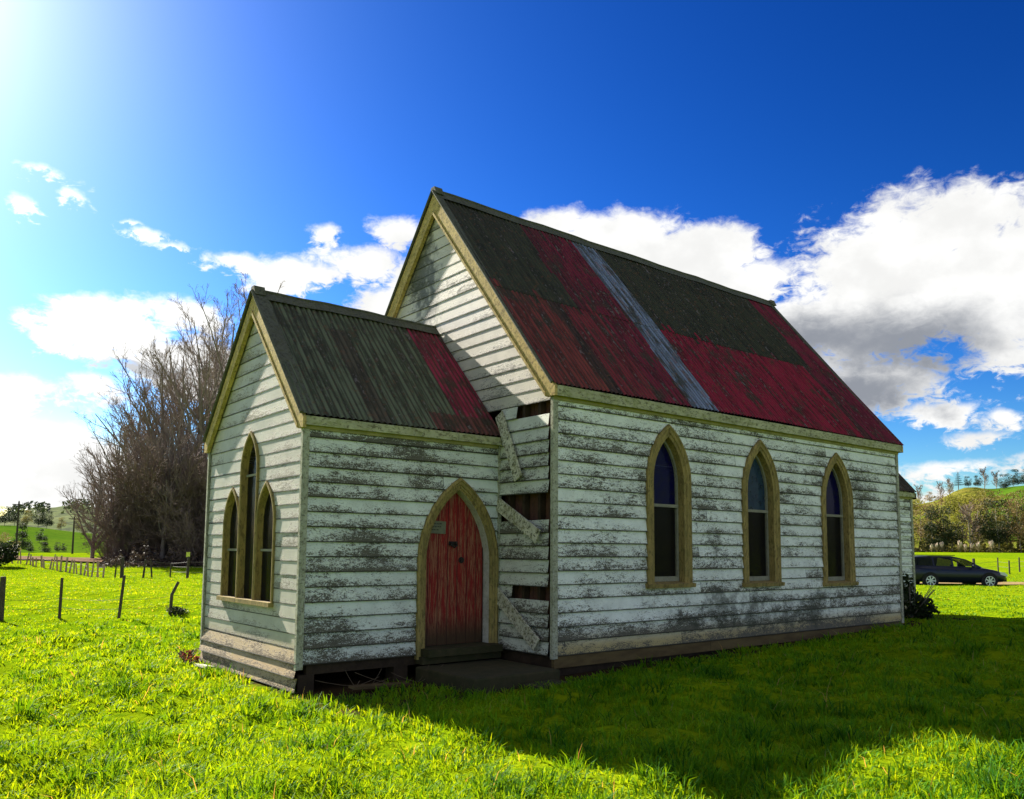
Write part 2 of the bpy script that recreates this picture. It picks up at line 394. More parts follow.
PZ, RZ = 4.735, 6.985
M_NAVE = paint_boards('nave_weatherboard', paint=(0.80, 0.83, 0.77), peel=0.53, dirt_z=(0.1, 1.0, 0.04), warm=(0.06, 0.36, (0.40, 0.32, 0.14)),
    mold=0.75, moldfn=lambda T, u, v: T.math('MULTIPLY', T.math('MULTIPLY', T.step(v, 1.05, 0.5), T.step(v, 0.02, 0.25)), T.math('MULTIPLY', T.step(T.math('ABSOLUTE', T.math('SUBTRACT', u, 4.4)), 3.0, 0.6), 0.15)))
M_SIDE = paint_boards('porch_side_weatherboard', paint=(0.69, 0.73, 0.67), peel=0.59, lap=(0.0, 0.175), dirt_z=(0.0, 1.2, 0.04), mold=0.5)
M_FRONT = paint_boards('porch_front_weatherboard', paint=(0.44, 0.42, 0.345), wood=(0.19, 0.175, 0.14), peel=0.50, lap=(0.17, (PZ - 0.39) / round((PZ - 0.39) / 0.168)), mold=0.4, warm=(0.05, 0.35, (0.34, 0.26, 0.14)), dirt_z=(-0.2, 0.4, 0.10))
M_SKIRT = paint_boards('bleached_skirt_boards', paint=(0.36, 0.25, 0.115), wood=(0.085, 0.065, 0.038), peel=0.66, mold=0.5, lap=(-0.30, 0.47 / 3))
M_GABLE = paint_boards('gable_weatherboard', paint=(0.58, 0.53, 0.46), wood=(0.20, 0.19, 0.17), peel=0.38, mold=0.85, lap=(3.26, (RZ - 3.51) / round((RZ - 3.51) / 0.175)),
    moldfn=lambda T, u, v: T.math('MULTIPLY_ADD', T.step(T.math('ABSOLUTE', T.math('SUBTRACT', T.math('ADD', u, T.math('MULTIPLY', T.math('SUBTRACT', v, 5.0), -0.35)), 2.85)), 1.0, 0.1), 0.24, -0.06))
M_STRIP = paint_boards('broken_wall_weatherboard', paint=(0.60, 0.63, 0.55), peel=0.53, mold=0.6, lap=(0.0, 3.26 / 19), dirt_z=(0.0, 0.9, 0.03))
M_TRIM = lichen_paint('ochre_trim_paint', (0.33, 0.245, 0.085), (0.085, 0.06, 0.025), (0.14, 0.12, 0.04), 0.6, (1, 1, 0.35))
M_BARGE = lichen_paint('bargeboard_paint', (0.56, 0.41, 0.15), (0.14, 0.09, 0.035), (0.26, 0.21, 0.065), 0.65)
M_FASCIA = lichen_paint('mouldy_fascia_paint', (0.44, 0.43, 0.27), (0.10, 0.09, 0.045), (0.22, 0.23, 0.085), 0.7, (0.5, 1, 1))
M_SOFFIT = simple('ochre_soffit_paint', (0.38, 0.33, 0.13), (0.26, 0.24, 0.10), 6)
M_CORNER = lichen_paint('corner_board_paint', (0.42, 0.42, 0.32), (0.10, 0.09, 0.06), (0.22, 0.22, 0.13), 0.65)
M_PLANK = lichen_paint('peeling_plank_paint', (0.62, 0.60, 0.46), (0.055, 0.05, 0.032), (0.17, 0.16, 0.06), 0.8)
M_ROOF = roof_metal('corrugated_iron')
M_FLASH = lichen_paint('flashing_metal', (0.11, 0.11, 0.085), (0.03, 0.03, 0.02), (0.08, 0.08, 0.035), 0.6)
M_DOOR = red_door()
M_JAMB = lichen_paint('pale_jamb_paint', (0.52, 0.50, 0.46), (0.20, 0.17, 0.12), (0.30, 0.29, 0.2), 0.35)
M_PLINTH = simple('stained_plinth_timber', (0.085, 0.055, 0.022), (0.14, 0.10, 0.040), 3, stretch=(0.5, 0.5, 2))
M_DARKWOOD = simple('dark_old_timber', (0.03, 0.019, 0.011), (0.055, 0.035, 0.020), 6)
M_REDWOOD = simple('brown_lining_timber', (0.13, 0.06, 0.042), (0.09, 0.042, 0.03), 5)
M_INSIDE = simple('interior_lining', (0.022, 0.018, 0.015), (0.012, 0.010, 0.008), 3)
M_CONC = simple('mossy_concrete', (0.055, 0.045, 0.020), (0.032, 0.034, 0.012), 7, 0.9, 0.7)
M_IRON = simple('black_iron', (0.012, 0.012, 0.012), (0.03, 0.022, 0.018), 20, 0.5)
M_BLUEGLASS = glass('dark_blue_glass', (0.004, 0.004, 0.045), 0.92)
M_TEALGLASS = glass('pale_blue_glass', (0.03, 0.055, 0.085), 0.9)
M_CLEAR = glass('dusty_clear_glass', (0.020, 0.018, 0.014), 0.6)
M_SASH = lichen_paint('sash_paint', (0.27, 0.26, 0.20), (0.14, 0.12, 0.08), (0.25, 0.24, 0.15), 0.4)

# ------------------------------------------------------------------ terrain
_k = [(0.9, 0.35, 1.1), (-0.5, 1.1, 2.3), (1.7, -1.2, 0.4), (2.6, 1.9, 4.0), (-2.3, 2.9, 1.7), (4.3, -3.1, 0.2)]
def bumps(x, y):
    return sum(np.sin(a * x + b * y + c) / (0.6 + math.hypot(a, b)) for a, b, c in _k)
def sstep(v, a, b):
    t = np.clip((v - a) / (b - a), 0, 1); return t * t * (3 - 2 * t)
def gz(x, y):
    x = np.asarray(x, float); y = np.asarray(y, float)
    dx, dy = x + 6.87, y + 7.74
    d = np.hypot(dx, dy); az = np.degrees(np.arctan2(dy, dx))
    right = sstep(az, 62, 40)
    near = -0.33 + 0.022 * (np.clip(x, -11, 10) + 3)
    far = -0.16 + (1.55 * sstep(d, 45, 112)) * right + 0.55 * sstep(d, 44, 62) * (1 - right)
    w = sstep(d, 15, 34)
    b = 0.035 * bumps(x, y) * (1 - 0.6 * sstep(d, 15, 60)) + (0.040 * bumps(x * 2.7 + 1, y * 2.7) + 0.045 * np.abs(bumps(x * 1.6 + 7, y * 1.6))) * (1 - sstep(d, 25, 50))
    keep = sstep(np.maximum(np.abs(x - 4.6) - 7.6, np.abs(y - 2.6) - 2.9), 0.0, 1.2)   # flat under the church
    return near * (1 - w) + far * w + b * keep

def grass_extra(T, o, c):
    x, y, z = T.xyz(o)
    # bare earth close under the walls
    n = T.noise(o, 3.0, 5, 0.65)
    e = T.math('MAXIMUM', T.math('SUBTRACT', T.math('ABSOLUTE', T.math('SUBTRACT', x, 4.6)), 7.45), T.math('SUBTRACT', T.math('ABSOLUTE', T.math('SUBTRACT', y, 2.75)), 2.95))
    f = T.step(T.math('ADD', e, T.math('MULTIPLY_ADD', n, 0.9, -0.45)), 0.25, 0.0)
    return T.mix(f, c, (0.045, 0.030, 0.016))
M_GROUND = field_mat('pasture_ground', [(0.13, 0.21, 0.003), (0.20, 0.26, 0.004), (0.05, 0.12, 0.003)], (0.05, 0.45, 5.0), 0.9, 0.10, grass_extra)

def ground():
    rs = np.concatenate([[0.0], np.geomspace(1.5, 60, 190), np.geomspace(62, 4200, 70)])
    na = 440; th = np.linspace(0, 2 * np.pi, na, endpoint=False)
    RR, TT = np.meshgrid(rs, th, indexing='ij')
    X = -6.87 + RR * np.cos(TT); Y = -7.74 + RR * np.sin(TT)
    V = np.stack([X, Y, gz(X, Y)], -1).reshape(-1, 3)
    i, j = np.meshgrid(np.arange(len(rs) - 1), np.arange(na), indexing='ij')
    j2 = (j + 1) % na
    F = np.stack([i * na + j, (i + 1) * na + j, (i + 1) * na + j2, i * na + j2], -1).reshape(-1, 4)
    return tag(np_mesh('ground', V, F, M_GROUND, smooth=True), kind='structure')
ground()

def pol(azd, d):
    a = np.radians(azd); return -6.87 + d * np.cos(a), -7.74 + d * np.sin(a)
def hill(name, az0, az1, d0, d1, hf, mt, na=90, nd=40):
    A, D = np.meshgrid(np.linspace(az0, az1, na), np.linspace(d0, d1, nd), indexing='ij')
    X, Y = pol(A, D)
    Z = hf(A, D)
    V = np.stack([X, Y, Z], -1).reshape(-1, 3)
    i, j = np.meshgrid(np.arange(na - 1), np.arange(nd - 1), indexing='ij')
    F = np.stack([i * nd + j, i * nd + j + 1, (i + 1) * nd + j + 1, (i + 1) * nd + j], -1).reshape(-1, 4)
    return tag(np_mesh(name, V, F[:, ::-1], mt, smooth=True), kind='structure')

M_HILL = field_mat('hill_pasture', [(0.05, 0.11, 0.008), (0.08, 0.135, 0.010), (0.04, 0.075, 0.008)], (0.02, 0.12, 1.0), 0.3, 0.5)
M_SCRUB = field_mat('scrubby_hillside', [(0.12, 0.15, 0.015), (0.18, 0.16, 0.03), (0.05, 0.065, 0.012)], (0.03, 0.15, 0.8), 0.8, 1.5)
M_FARHILL = field_mat('far_hillside', [(0.10, 0.13, 0.06), (0.15, 0.17, 0.08), (0.05, 0.06, 0.05)], (0.004, 0.02, 0.1), 0.3, 2.0)
M_SOIL = field_mat('ploughed_soil', [(0.16, 0.105, 0.075), (0.22, 0.15, 0.11), (0.10, 0.065, 0.045)], (0.05, 0.4, 3.0), 0.8, 0.1)
M_TRACK = field_mat('dirt_track', [(0.24, 0.165, 0.085), (0.30, 0.21, 0.11), (0.15, 0.12, 0.05)], (0.1, 0.6, 4.0), 0.5, 0.05)

def right_hill(A, D):
    t = sstep(D, 138, 250) - 0.35 * sstep(D, 300, 420)
    ridge = 13.2 + 6.5 * sstep(A, 28, 17) + 0.6 * np.sin(A * 0.9) + 0.45 * np.sin(A * 2.3 + 1)
    return 0.2 + ridge * t - 1.5 * sstep(-D, -128, -122) + 0.7 * np.sin(D * 0.08 + A * 1.2) * t
hill('scrubby_hill', -10, 44, 122, 420, right_hill, M_SCRUB)
def right_top(A, D):
    t = sstep(D, 172, 235)
    prof = np.clip(1 - np.abs(A - 16.5) / 7.5, 0, 1)
    return right_hill(A, D) - 2.0 + 2.25 * sstep(prof, 0.0, 0.5)
hill('green_hill', 8, 25, 168, 300, right_top, M_HILL)
def left_paddock(A, D):
    t = sstep(D, 120, 255); w = sstep(A, 97, 86.5) * 0 + 1
    return 0.15 + 6.2 * t * (0.9 + 0.15 * np.sin(A * 0.6 + 2)) - 0.9 * sstep(-D, -120, -112)
hill('paddock_hill', 66, 96, 112, 330, left_paddock, M_HILL)
def far_ridge(A, D):
    t = sstep(D, 420, 1000)
    ridge = 30 + 13 * np.exp(-((A - 79.0) / 5.0) ** 2) + 3.0 * np.sin(A * 0.8) + 2 * np.sin(A * 1.9 + 2) - 9 * sstep(A, 82, 88)
    return -1.0 + ridge * t
hill('far_hill', 40, 125, 400, 1300, far_ridge, M_FARHILL, 160, 30)
def far_ridge2(A, D):
    t = sstep(D, 420, 1000)
    return -1.0 + (38 + 10 * np.sin(A * 0.16 + 1.0) + 4 * np.sin(A * 0.7)) * t
hill('distant_hill', -40, 41, 430, 1400, far_ridge2, M_FARHILL, 120, 24)

def strip(name, pts, widths, mt, lift=0.008, kind='structure'):
    V = []; F = []
    for i, (x, y) in enumerate(pts):
        a = Vector(pts[max(i - 1, 0)]); b = Vector(pts[min(i + 1, len(pts) - 1)])
        d = (b - a).normalized(); n = Vector((-d.y, d.x))
        for k in range(5):
            o = (k / 4 - 0.5) * widths[i]
            px, py = x + n.x * o, y + n.y * o
            V.append((px, py, float(gz(px, py)) + lift))
    for i in range(len(pts) - 1):
        for k in range(4):
            F.append((i * 5 + k, (i + 1) * 5 + k, (i + 1) * 5 + k + 1, i * 5 + k + 1))
    return tag(np_mesh(name, V, np.array(F), mt), kind=kind)
def dense(pts, n=14):
    out = []
    for (x0, y0), (x1, y1) in zip(pts[:-1], pts[1:]):
        for k in range(n): out.append((x0 + (x1 - x0) * k / n, y0 + (y1 - y0) * k / n))
    return out + [pts[-1]]
p = dense([(12, 18), (25, 15.5), (36.5, 9.0), (44, 3.5), (58, -10)])
strip('dirt_track', p, [2.6] * len(p), M_TRACK, 0.03)
p = dense([(-9, 92), (-1, 74), (3.5, 58), (9, 47.5), (18, 44)], 12)
strip('ploughed_field', p, [12 - 7 * i / len(p) for i in range(len(p))], M_SOIL, 0.10)

# ------------------------------------------------------------------ the church
L, WID, PC, P0, PL = 9.035, 5.608, 2.729, 1.117, 2.885
P1 = 2 * PC - P0; NC = WID / 2
RZ, RK = 6.985, 1.212          # nave ridge height, slope
PZ, PK = 4.735, 1.083         # porch ridge height, slope
CK = 1.185                   # chancel slope
def nave_roof(y): return RZ - RK * abs(y - NC)
def porch_roof(y): return PZ - PK * abs(y - PC)
church = empty('church', (0, 0, 0))
tag(church, 'derelict white weatherboard church with rusting maroon corrugated roof and lancet windows', 'church')

def lancet_half(z, hw, spring, d=0.0):
    """half width of a pointed opening at height z, inset by d"""
    if z <= spring: return hw - d
    r = 2 * hw - d; t = r * r - (z - spring) ** 2
    return max(0.0, math.sqrt(t) - hw) if t > 0 else 0.0
def boards(mb, fr, lim, z0, z1, exp, openings=(), gaps=(), seed=0, t0=0.030, t1=0.006, splay=None, joint=(1.8, 4.2)):
    """lapped boards on a wall. fr(u, z, n) -> xyz; lim(z) -> (ua, ub); openings: (centre, half width, sill, spring, inset); gaps: (ua, ub, za, zb)"""
    rr = random.Random(seed); n = max(1, round((z1 - z0) / exp)); e = (z1 - z0) / n
    for i in range(n):
        zb, zt = z0 + i * e, z0 + (i + 1) * e
        rnd = rr.random(); dip = rr.uniform(-0.006, 0.006); tj = t0 + rr.uniform(-0.2, 0.23) * t0
        sp = splay(zb) if splay else 0.0
        ua, ub = lim(zb); uc, ud = lim(zt)
        lo, hi = min(ua, uc), max(ub, ud)
        joints = []; u = lo + rr.uniform(*joint)
        while u < hi - 0.5: joints.append(u); u += rr.uniform(*joint)
        k = 6 if any(s < zt and zb < spg + 1.74 * hw for c_, hw, s, spg, d_ in openings) else 1
        for j in range(k):
            za, zc = zb + e * j / k, zb + e * (j + 1) / k; zm = (za + zc) / 2
            l0, r0 = lim(za); l1, r1 = lim(zc)
            holes = []
            for c_, hw, s, spg, d_ in openings:
                if s < zm < spg + math.sqrt((2 * hw - d_) ** 2 - hw * hw):
                    h = lancet_half(zm, hw, spg, d_); holes.append((c_ - h, c_ + h))
            for ga, gb, gza, gzb in gaps:
                if gza < (zb + zt) / 2 < gzb: holes.append((ga, gb))
            holes.sort()
            edges = [(l0, l1)]
            for a, b in holes: edges += [(a, a), (b, b)]
            edges.append((r0, r1))
            for q in range(0, len(edges), 2):
                (a0, a1), (b0, b1) = edges[q], edges[q + 1]
                if max(b0, b1) - min(a0, a1) < 0.01: continue
                cuts = [(a0, a1)] + [(c, c) for c in joints if max(a0, a1) + 0.1 < c < min(b0, b1) - 0.1] + [(b0, b1)]
                for w in range(len(cuts) - 1):
                    (s0, s1), (f0, f1) = cuts[w], cuts[w + 1]
                    if w > 0: s0 += 0.004; s1 += 0.004
                    rn = (rnd + 0.37 * w) % 1.0
                    ta = (tj + sp) + (t1 + sp * 0.4 - tj - sp) * j / k; tc = (tj + sp) + (t1 + sp * 0.4 - tj - sp) * (j + 1) / k
                    ddz = lambda uu: dip * (uu - lo) / max(0.1, hi - lo)
                    mb.face([fr(s0, za + ddz(s0), ta), fr(f0, za + ddz(f0), ta), fr(f1, zc + ddz(f1), tc), fr(s1, zc + ddz(s1), tc)],
                            [(s0, za), (f0, za), (f1, zc), (s1, zc)], rn)
                    if j == 0:
                        mb.face([fr(s0, za + ddz(s0), -0.012), fr(f0, za + ddz(f0), -0.012), fr(f0, za + ddz(f0), ta), fr(s0, za + ddz(s0), ta)],
                                [(s0, za), (f0, za), (f0, za + 0.02), (s0, za + 0.02)], rn)
FS = lambda y0: (lambda u, z, n: (u, y0 - n, z))          # faces -Y
FX = lambda x0: (lambda u, z, n: (x0 - n, u, z))          # faces -X
FN = lambda y1: (lambda u, z, n: (u, y1 + n, z))          # faces +Y
FE = lambda x1: (lambda u, z, n: (x1 + n, u, z))          # faces +X

def arch_pts(hw, z0, spring, d, seg=9):
    """pointed arch outline from left foot over the apex to right foot, inset by d"""
    r = 2 * hw - d; a1 = math.acos(min(1.0, hw / r)); P = [(-(hw - d), z0), (-(hw - d), (z0 + spring) / 2)]
    for i in range(seg + 1):
        a = math.pi - a1 * i / seg; P.append((hw + r * math.cos(a), spring + r * math.sin(a)))
    Q = [(-u, z) for u, z in P[:-1]][::-1]
    return P + Q
def arch_frame(mb, fr, c, hw, z0, spring, prof):
    rings = []
    for d, n in prof: rings.append([fr(c + u, z, n) for u, z in arch_pts(hw, z0, spring, d)])
    m_ = len(rings[0])
    P = [p for r in rings for p in r]
    F = [(i * m_ + k, i * m_ + k + 1, (i + 1) * m_ + k + 1, (i + 1) * m_ + k) for i in range(len(rings) - 1) for k in range(m_ - 1)]
    F += [tuple(i * m_ for i in range(len(rings)))[::-1], tuple(i * m_ + m_ - 1 for i in range(len(rings)))]
    mb.idx(P, F)
def arch_fill(mb, fr, c, hw, z0, spring, d, n, za, zb):
    """flat sheet filling the arch between heights za and zb"""
    L_ = [(u, z) for u, z in arch_pts(hw, z0, spring, d, 14) if za < z < zb]
    def half(z):
        r = 2 * hw - d
        return hw - d if z <= spring else max(0.0, math.sqrt(max(0, r * r - (z - spring) ** 2)) - hw)
    apex = spring + math.sqrt((2 * hw - d) ** 2 - hw ** 2)
    pts = [(-half(za), za)] + [p for p in L_ if p[0] < -1e-6]
    if zb < apex: pts += [(-half(zb), zb), (half(zb), zb)]
    else: pts += [(0, apex)]
    pts += [p for p in L_ if p[0] > 1e-6] + [(half(za), za)]
    mb.face([fr(c + u, z, n) for u, z in pts])
CASING = [(0.0, -0.01), (0.0, 0.050), (0.035, 0.066), (0.055, 0.050), (0.095, 0.050), (0.11, 0.034), (0.15, 0.030), (0.155, -0.13)]

# openings (centre, outer half width, sill, spring)
NW = [(2.205, 0.478, 0.86, 2.33), (4.445, 0.500, 0.83, 2.27), (6.765, 0.520, 0.79, 2.21)]
DOOR = (-0.685, 0.640, -0.05, 1.165)
TRI = [(2.735, 0.305, 0.66, 2.335), (3.335, 0.305, 0.66, 1.625), (2.150, 0.305, 0.66, 1.640)]
def shrink(o, d): return (o[0], o[1], o[2], o[3], d)

# nave long wall facing the camera side
wall = MB()
boards(wall, FS(0), lambda z: (0.05, L - 0.05), 0.0, 3.36, 0.175, [shrink(o, 0.10) for o in NW], seed=1)
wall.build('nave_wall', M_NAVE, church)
# nave front gable (facing -X) with missing boards in the strip beside the porch
def gab(z):
    h = max(0.0, (RZ - 0.10 - z) / RK); return (max(0.05, NC - h), min(WID - 0.05, NC + h))
gb = MB()
boards(gb, FX(0), gab, 3.26, RZ - 0.25, 0.175, seed=2, t0=0.013, t1=0.006)
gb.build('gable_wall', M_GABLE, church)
stp = MB()
boards(stp, FX(0), lambda z: (0.07, P0 - 0.04), 0.0, 3.26, 0.172, gaps=[(0.02, 0.72, 3.08, 3.20), (0.0, 1.2, 1.70, 2.06), (0.0, 0.80, 0.62, 0.85)], seed=3, joint=(3, 4))
stp.build('broken_wall', M_STRIP, church)
# back of the nave and hidden sides, plain lapped boards too
bk = MB()
boards(bk, FN(WID), lambda z: (0.07, L - 0.07), 0.0, 3.36, 0.175, seed=4)
boards(bk, FE(L), gab, 0.0, RZ - 0.25, 0.175, seed=5)
boards(bk, FX(0), lambda z: (P1 + 0.03, WID - 0.07), 0.0, 3.26, 0.175, seed=6)
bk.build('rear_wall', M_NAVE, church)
# porch walls
pw = MB()
boards(pw, FS(P0), lambda z: (-PL + 0.05, -0.035), 0.0, 2.80, 0.170, [shrink(DOOR, 0.10)], seed=7)
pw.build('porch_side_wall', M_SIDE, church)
def pgab(z):
    h = max(0.0, (PZ - 0.10 - z) / PK); return (max(P0 + 0.05, PC - h), min(P1 - 0.05, PC + h))
pf = MB()
boards(pf, FX(-PL), pgab, 0.17, PZ - 0.22, 0.168, [shrink(o, 0.03) for o in TRI], seed=8, t0=0.013, t1=0.006)
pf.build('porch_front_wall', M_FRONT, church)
pf = MB()
boards(pf, FX(-PL), lambda z: (P0 - 0.03, P1 + 0.03), -0.30, 0.17, 0.155, seed=9, t0=0.040, t1=0.004, splay=lambda z: 0.03 * (0.17 - z))
pf.build('skirt_boards', M_SKIRT, church)
pb = MB()
boards(pb, FN(P1), lambda z: (-PL + 0.07, 0.0), 0.0, 2.80, 0.170, seed=10)
pb.build('porch_far_wall', M_SIDE, church)
# chancel behind
CX = L + 2.92
cw = MB()
def cgab(z):
    h = max(0.0, (PZ - 0.10 - z) / CK); return (max(P0 + 0.05, PC - h), min(P1 - 0.05, PC + h))
boards(cw, FS(P0), lambda z: (L + 0.03, CX - 0.06), 0.0, 2.72, 0.172, seed=11)
boards(cw, FN(P1), lambda z: (L + 0.03, CX - 0.06), 0.0, 2.72, 0.172, seed=12)
boards(cw, FE(CX), cgab, 0.0, PZ - 0.22, 0.172, seed=13)
cw.build('chancel_wall', M_NAVE, church)

# light-tight lining and floors
inn = MB()
def room(x0, x1, y0, y1, ztop, roofz, yc, inset=0.16):
    x0 += inset; x1 -= inset; y0 += inset; y1 -= inset; z0 = 0.02
    A = [(x0, y0), (x1, y0), (x1, y1), (x0, y1)]
    inn.face([(x, y, z0) for x, y in A])
    return x0, x1, y0, y1
room(0, L, 0, WID, 3.4, RZ, NC); room(-PL, 0, P0, P1, 2.7, PZ, PC)
inn.face([(L - 0.16, 0.1, 0), (L - 0.16, WID - 0.1, 0), (L - 0.16, WID - 0.1, 3.5), (L - 0.16, NC, RZ - 0.3), (L - 0.16, 0.1, 3.5)])
inn.face([(0, WID - 0.16, 0), (L, WID - 0.16, 0), (L, WID - 0.16, 3.3), (0, WID - 0.16, 3.3)])
inn.face([(-PL, P1 - 0.12, 0), (0, P1 - 0.12, 0), (0, P1 - 0.12, 2.6), (-PL, P1 - 0.12, 2.6)])
inn.face([(-0.20, P0 + 0.1, 0), (-0.20, P1 - 0.1, 0), (-0.20, P1 - 0.1, 2.6), (-0.20, P0 + 0.1, 2.6)])
inn.build('floor', M_INSIDE, church)
lin = MB()
for k in range(7):
    y = 0.05 + k * 0.16
    lin.box((0.135, y + 0.078, 1.7), (0.02, 0.152, 3.3), rnd=k / 7)
lin.build('lining', M_REDWOOD, church)
for y in (0.30, 0.62, 0.93):
    st = MB(); st.box((0.065, y, 1.65), (0.09, 0.05, 3.25)); st.build('stud', M_DARKWOOD, church)

# corner boards and trim
def box_part(name, c, size, mt, parent=None, M=None):
    b = MB(); b.box(c, size, M); return b.build(name, mt, parent or church)
def corner(x, y, z0, z1, sx, sy, w=0.05):
    b = MB(); zc, h = (z0 + z1) / 2, z1 - z0
    b.box((x + sx * 0.018, y - sy * (w / 2 - 0.036), zc), (0.036, w, h))
    b.box((x - sx * (w / 2 - 0.0), y + sy * 0.018, zc + 0.001), (w, 0.036, h - 0.004))
    b.build('corner_board', M_CORNER, church)
corner(0, 0, -0.03, 3.34, -1, -1); corner(L, 0, -0.03, 3.34, 1, -1)
corner(-PL, P0, -0.05, 2.78, -1, -1); corner(-PL, P1, -0.05, 2.78, -1, 1, 0.05)
corner(CX, P0, -0.03, 2.66, 1, -1); corner(0, WID, 0, 3.2, -1, 1); corner(L, WID, 0, 3.2, 1, 1)
box_part('corner_board', (-0.022, P0 - 0.022, 1.43), (0.046, 0.046, 2.86), M_CORNER)
# plinth board and bearers under the nave
pl = MB()
for x0, x1 in ((0.0, 3.1), (3.106, 6.2), (6.206, L)):
    pl.box(((x0 + x1) / 2, 0.0, -0.075), (x1 - x0, 0.05, 0.14))
pl.build('plinth_board', M_PLINTH, church)
fd = MB()
fd.box((L / 2, 0.09, -0.24), (L - 0.1, 0.05, 0.34)); fd.box((L / 2, WID - 0.08, -0.22), (L - 0.1, 0.05, 0.4)); fd.box((L - 0.05, WID / 2, -0.2), (0.05, WID - 0.3, 0.4))
fd.box((0.06, 0.6, -0.2), (0.05, 1.1, 0.36)); fd.box((CX - 1.5, P0 + 0.06, -0.2), (2.9, 0.05, 0.4))
fd.build('foundation_skirt', M_DARKWOOD, church)
for y in (P0 + 0.07, PC, P1 - 0.09): br = MB(); br.box((-PL / 2 + 0.02, y, -0.06), (PL - 0.2, 0.09, 0.12)); br.build('bearer', M_DARKWOOD, church)
for x, y in ((-PL + 0.12, P0 + 0.12), (-PL + 0.14, P1 - 0.2), (-1.5, P0 + 0.14), (-PL + 0.14, PC), (-1.5, P1 - 0.2), (-1.5, PC)):
    b = MB(); b.box((x, y, -0.27), (0.20, 0.20, 0.30)); b.build('foundation_block', M_DARKWOOD, church)

# roofs --------------------------------------------------------------
DARK, MAROON, BRIGHT, RUST, STEEL, GREENISH = (0.040, 0.043, 0.022), (0.17, 0.012, 0.030), (0.25, 0.009, 0.030), (0.19, 0.036, 0.030), (0.19, 0.23, 0.34), (0.115, 0.132, 0.078)
def roof_slope(mb, x0, x1, yr, zr, ye, k, colour, pitch=0.0805, amp=0.012, lap=None):
    """corrugated slope from the ridge (yr, zr) down to the eave at ye; colour(x, t) with t = 0 eave .. 1 ridge"""
    s = 1 if yr > ye else -1; ze = zr - k * abs(yr - ye)
    n = Vector((0, -s * k, 1)).normalized(); nx = int((x1 - x0) / pitch * 6); xs = np.linspace(x0, x1, nx + 1)
    parts = [(0.0, 1.0, 0.0)] if lap is None else [(0.0, lap + 0.03, 0.0), (lap, 1.0, 0.007)]
    rr = random.Random(int(x0 * 100)); sl_ = math.hypot(yr - ye, zr - ze)
    for ta, tb, lift in parts:
        ts = np.linspace(ta, tb, 15)
        P = []; uv = []
        for i, x in enumerate(xs):
            sheet = int((x - x0) / 0.76); jit = (math.sin(sheet * 12.9 + ta * 7) * 0.5) * 0.012
            for t in ts:
                wav = amp * math.sin(2 * math.pi * (x - x0) / pitch) + lift + 0.006 * math.sin(x * 1.7 + t * 4)
                tt = t + (jit if t == ts[0] else 0)
                p = Vector((x, ye + (yr - ye) * tt, ze + (zr - ze) * tt)) + n * wav
                P.append(p); uv.append((x - x0, t * sl_))
        m_ = len(ts); F = []; base = len(mb.v)
        mb.v += [tuple(p) for p in P]
        for i in range(nx):
            for j in range(m_ - 1):
                f = (i * m_ + j, (i + 1) * m_ + j, (i + 1) * m_ + j + 1, i * m_ + j + 1)
                mb.f.append(tuple(base + q for q in f)); mb.uv.append([uv[q] for q in f])
                xm = (xs[i] + xs[i + 1]) / 2; tm = (ts[j] + ts[j + 1]) / 2
                mb.rnd.append((int((xm - x0) / 0.76) * 0.377 + (0.5 if lift else 0)) % 1.0); mb.tint.append(colour(xm, tm))
def nave_col(x, t):
    w = int(x / 0.0805); hsh = math.sin(w * 12.9898 + int(t * 26) * 4.1) * 43758.5453 % 1.0; hs2 = math.sin(w * 7.13 + 2.0) * 9631.7 % 1.0
    hs3 = math.sin(int(w / 3) * 5.7 + int(t * 9)) * 1731.3 % 1.0
    t += (hs2 - 0.5) * 0.05; x += (hs3 - 0.5) * (0.0 if 2.6 < x < 3.6 else 0.16)
    steel = STEEL if hsh > 0.5 else ((0.17, 0.20, 0.29) if hsh > 0.08 else (0.20, 0.17, 0.22))
    if t > 0.455:
        if x < 1.55: return DARK
        if x < 2.78: return MAROON if x > 1.9 else (0.11, 0.014, 0.022)
        if x < 3.45: return steel
        if x < 8.15: return (0.036, 0.039, 0.019)
        return MAROON
    if x < 0.9: return RUST
    if x < 1.15: return (0.06, 0.03, 0.022)
    if x < 2.0: return (0.19, 0.022, 0.029)
    if x < 2.66 + t * 0.3: return MAROON
    if x < 3.30 + t * 0.3: return steel
    if x < 7.75: return BRIGHT
    if x < 8.02: return (0.08, 0.02, 0.022)
    return (0.16, 0.011, 0.030)
def porch_col(x, t):
    if x > -0.62 and t > 0.14: return (0.27, 0.02, 0.05)
    if t < 0.12 and x > -1.1: return (0.13, 0.042, 0.034)
    if -2.05 < x < -1.75 and t < 0.8: return (0.08, 0.068, 0.044)
    return GREENISH
rf = MB()
roof_slope(rf, -0.075, L + 0.10, NC, RZ, -0.115, RK, nave_col, lap=0.455)
roof_slope(rf, -0.075, L + 0.10, NC, RZ, WID + 0.115, RK, lambda x, t: MAROON, lap=0.455)
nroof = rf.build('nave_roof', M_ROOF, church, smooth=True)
rf = MB()
roof_slope(rf, -PL - 0.065, -0.035, PC, PZ, P0 - 0.105, PK, porch_col)
roof_slope(rf, -PL - 0.065, -0.035, PC, PZ, P1 + 0.105, PK, lambda x, t: GREENISH)
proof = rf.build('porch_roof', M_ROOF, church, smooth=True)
rf = MB()
roof_slope(rf, L + 0.03, CX + 0.10, PC, PZ, P0 - 0.105, CK, lambda x, t: (0.060, 0.048, 0.030))
roof_slope(rf, L + 0.03, CX + 0.10, PC, PZ, P1 + 0.105, CK, lambda x, t: DARK)
croof = rf.build('chancel_roof', M_ROOF, church, smooth=True)
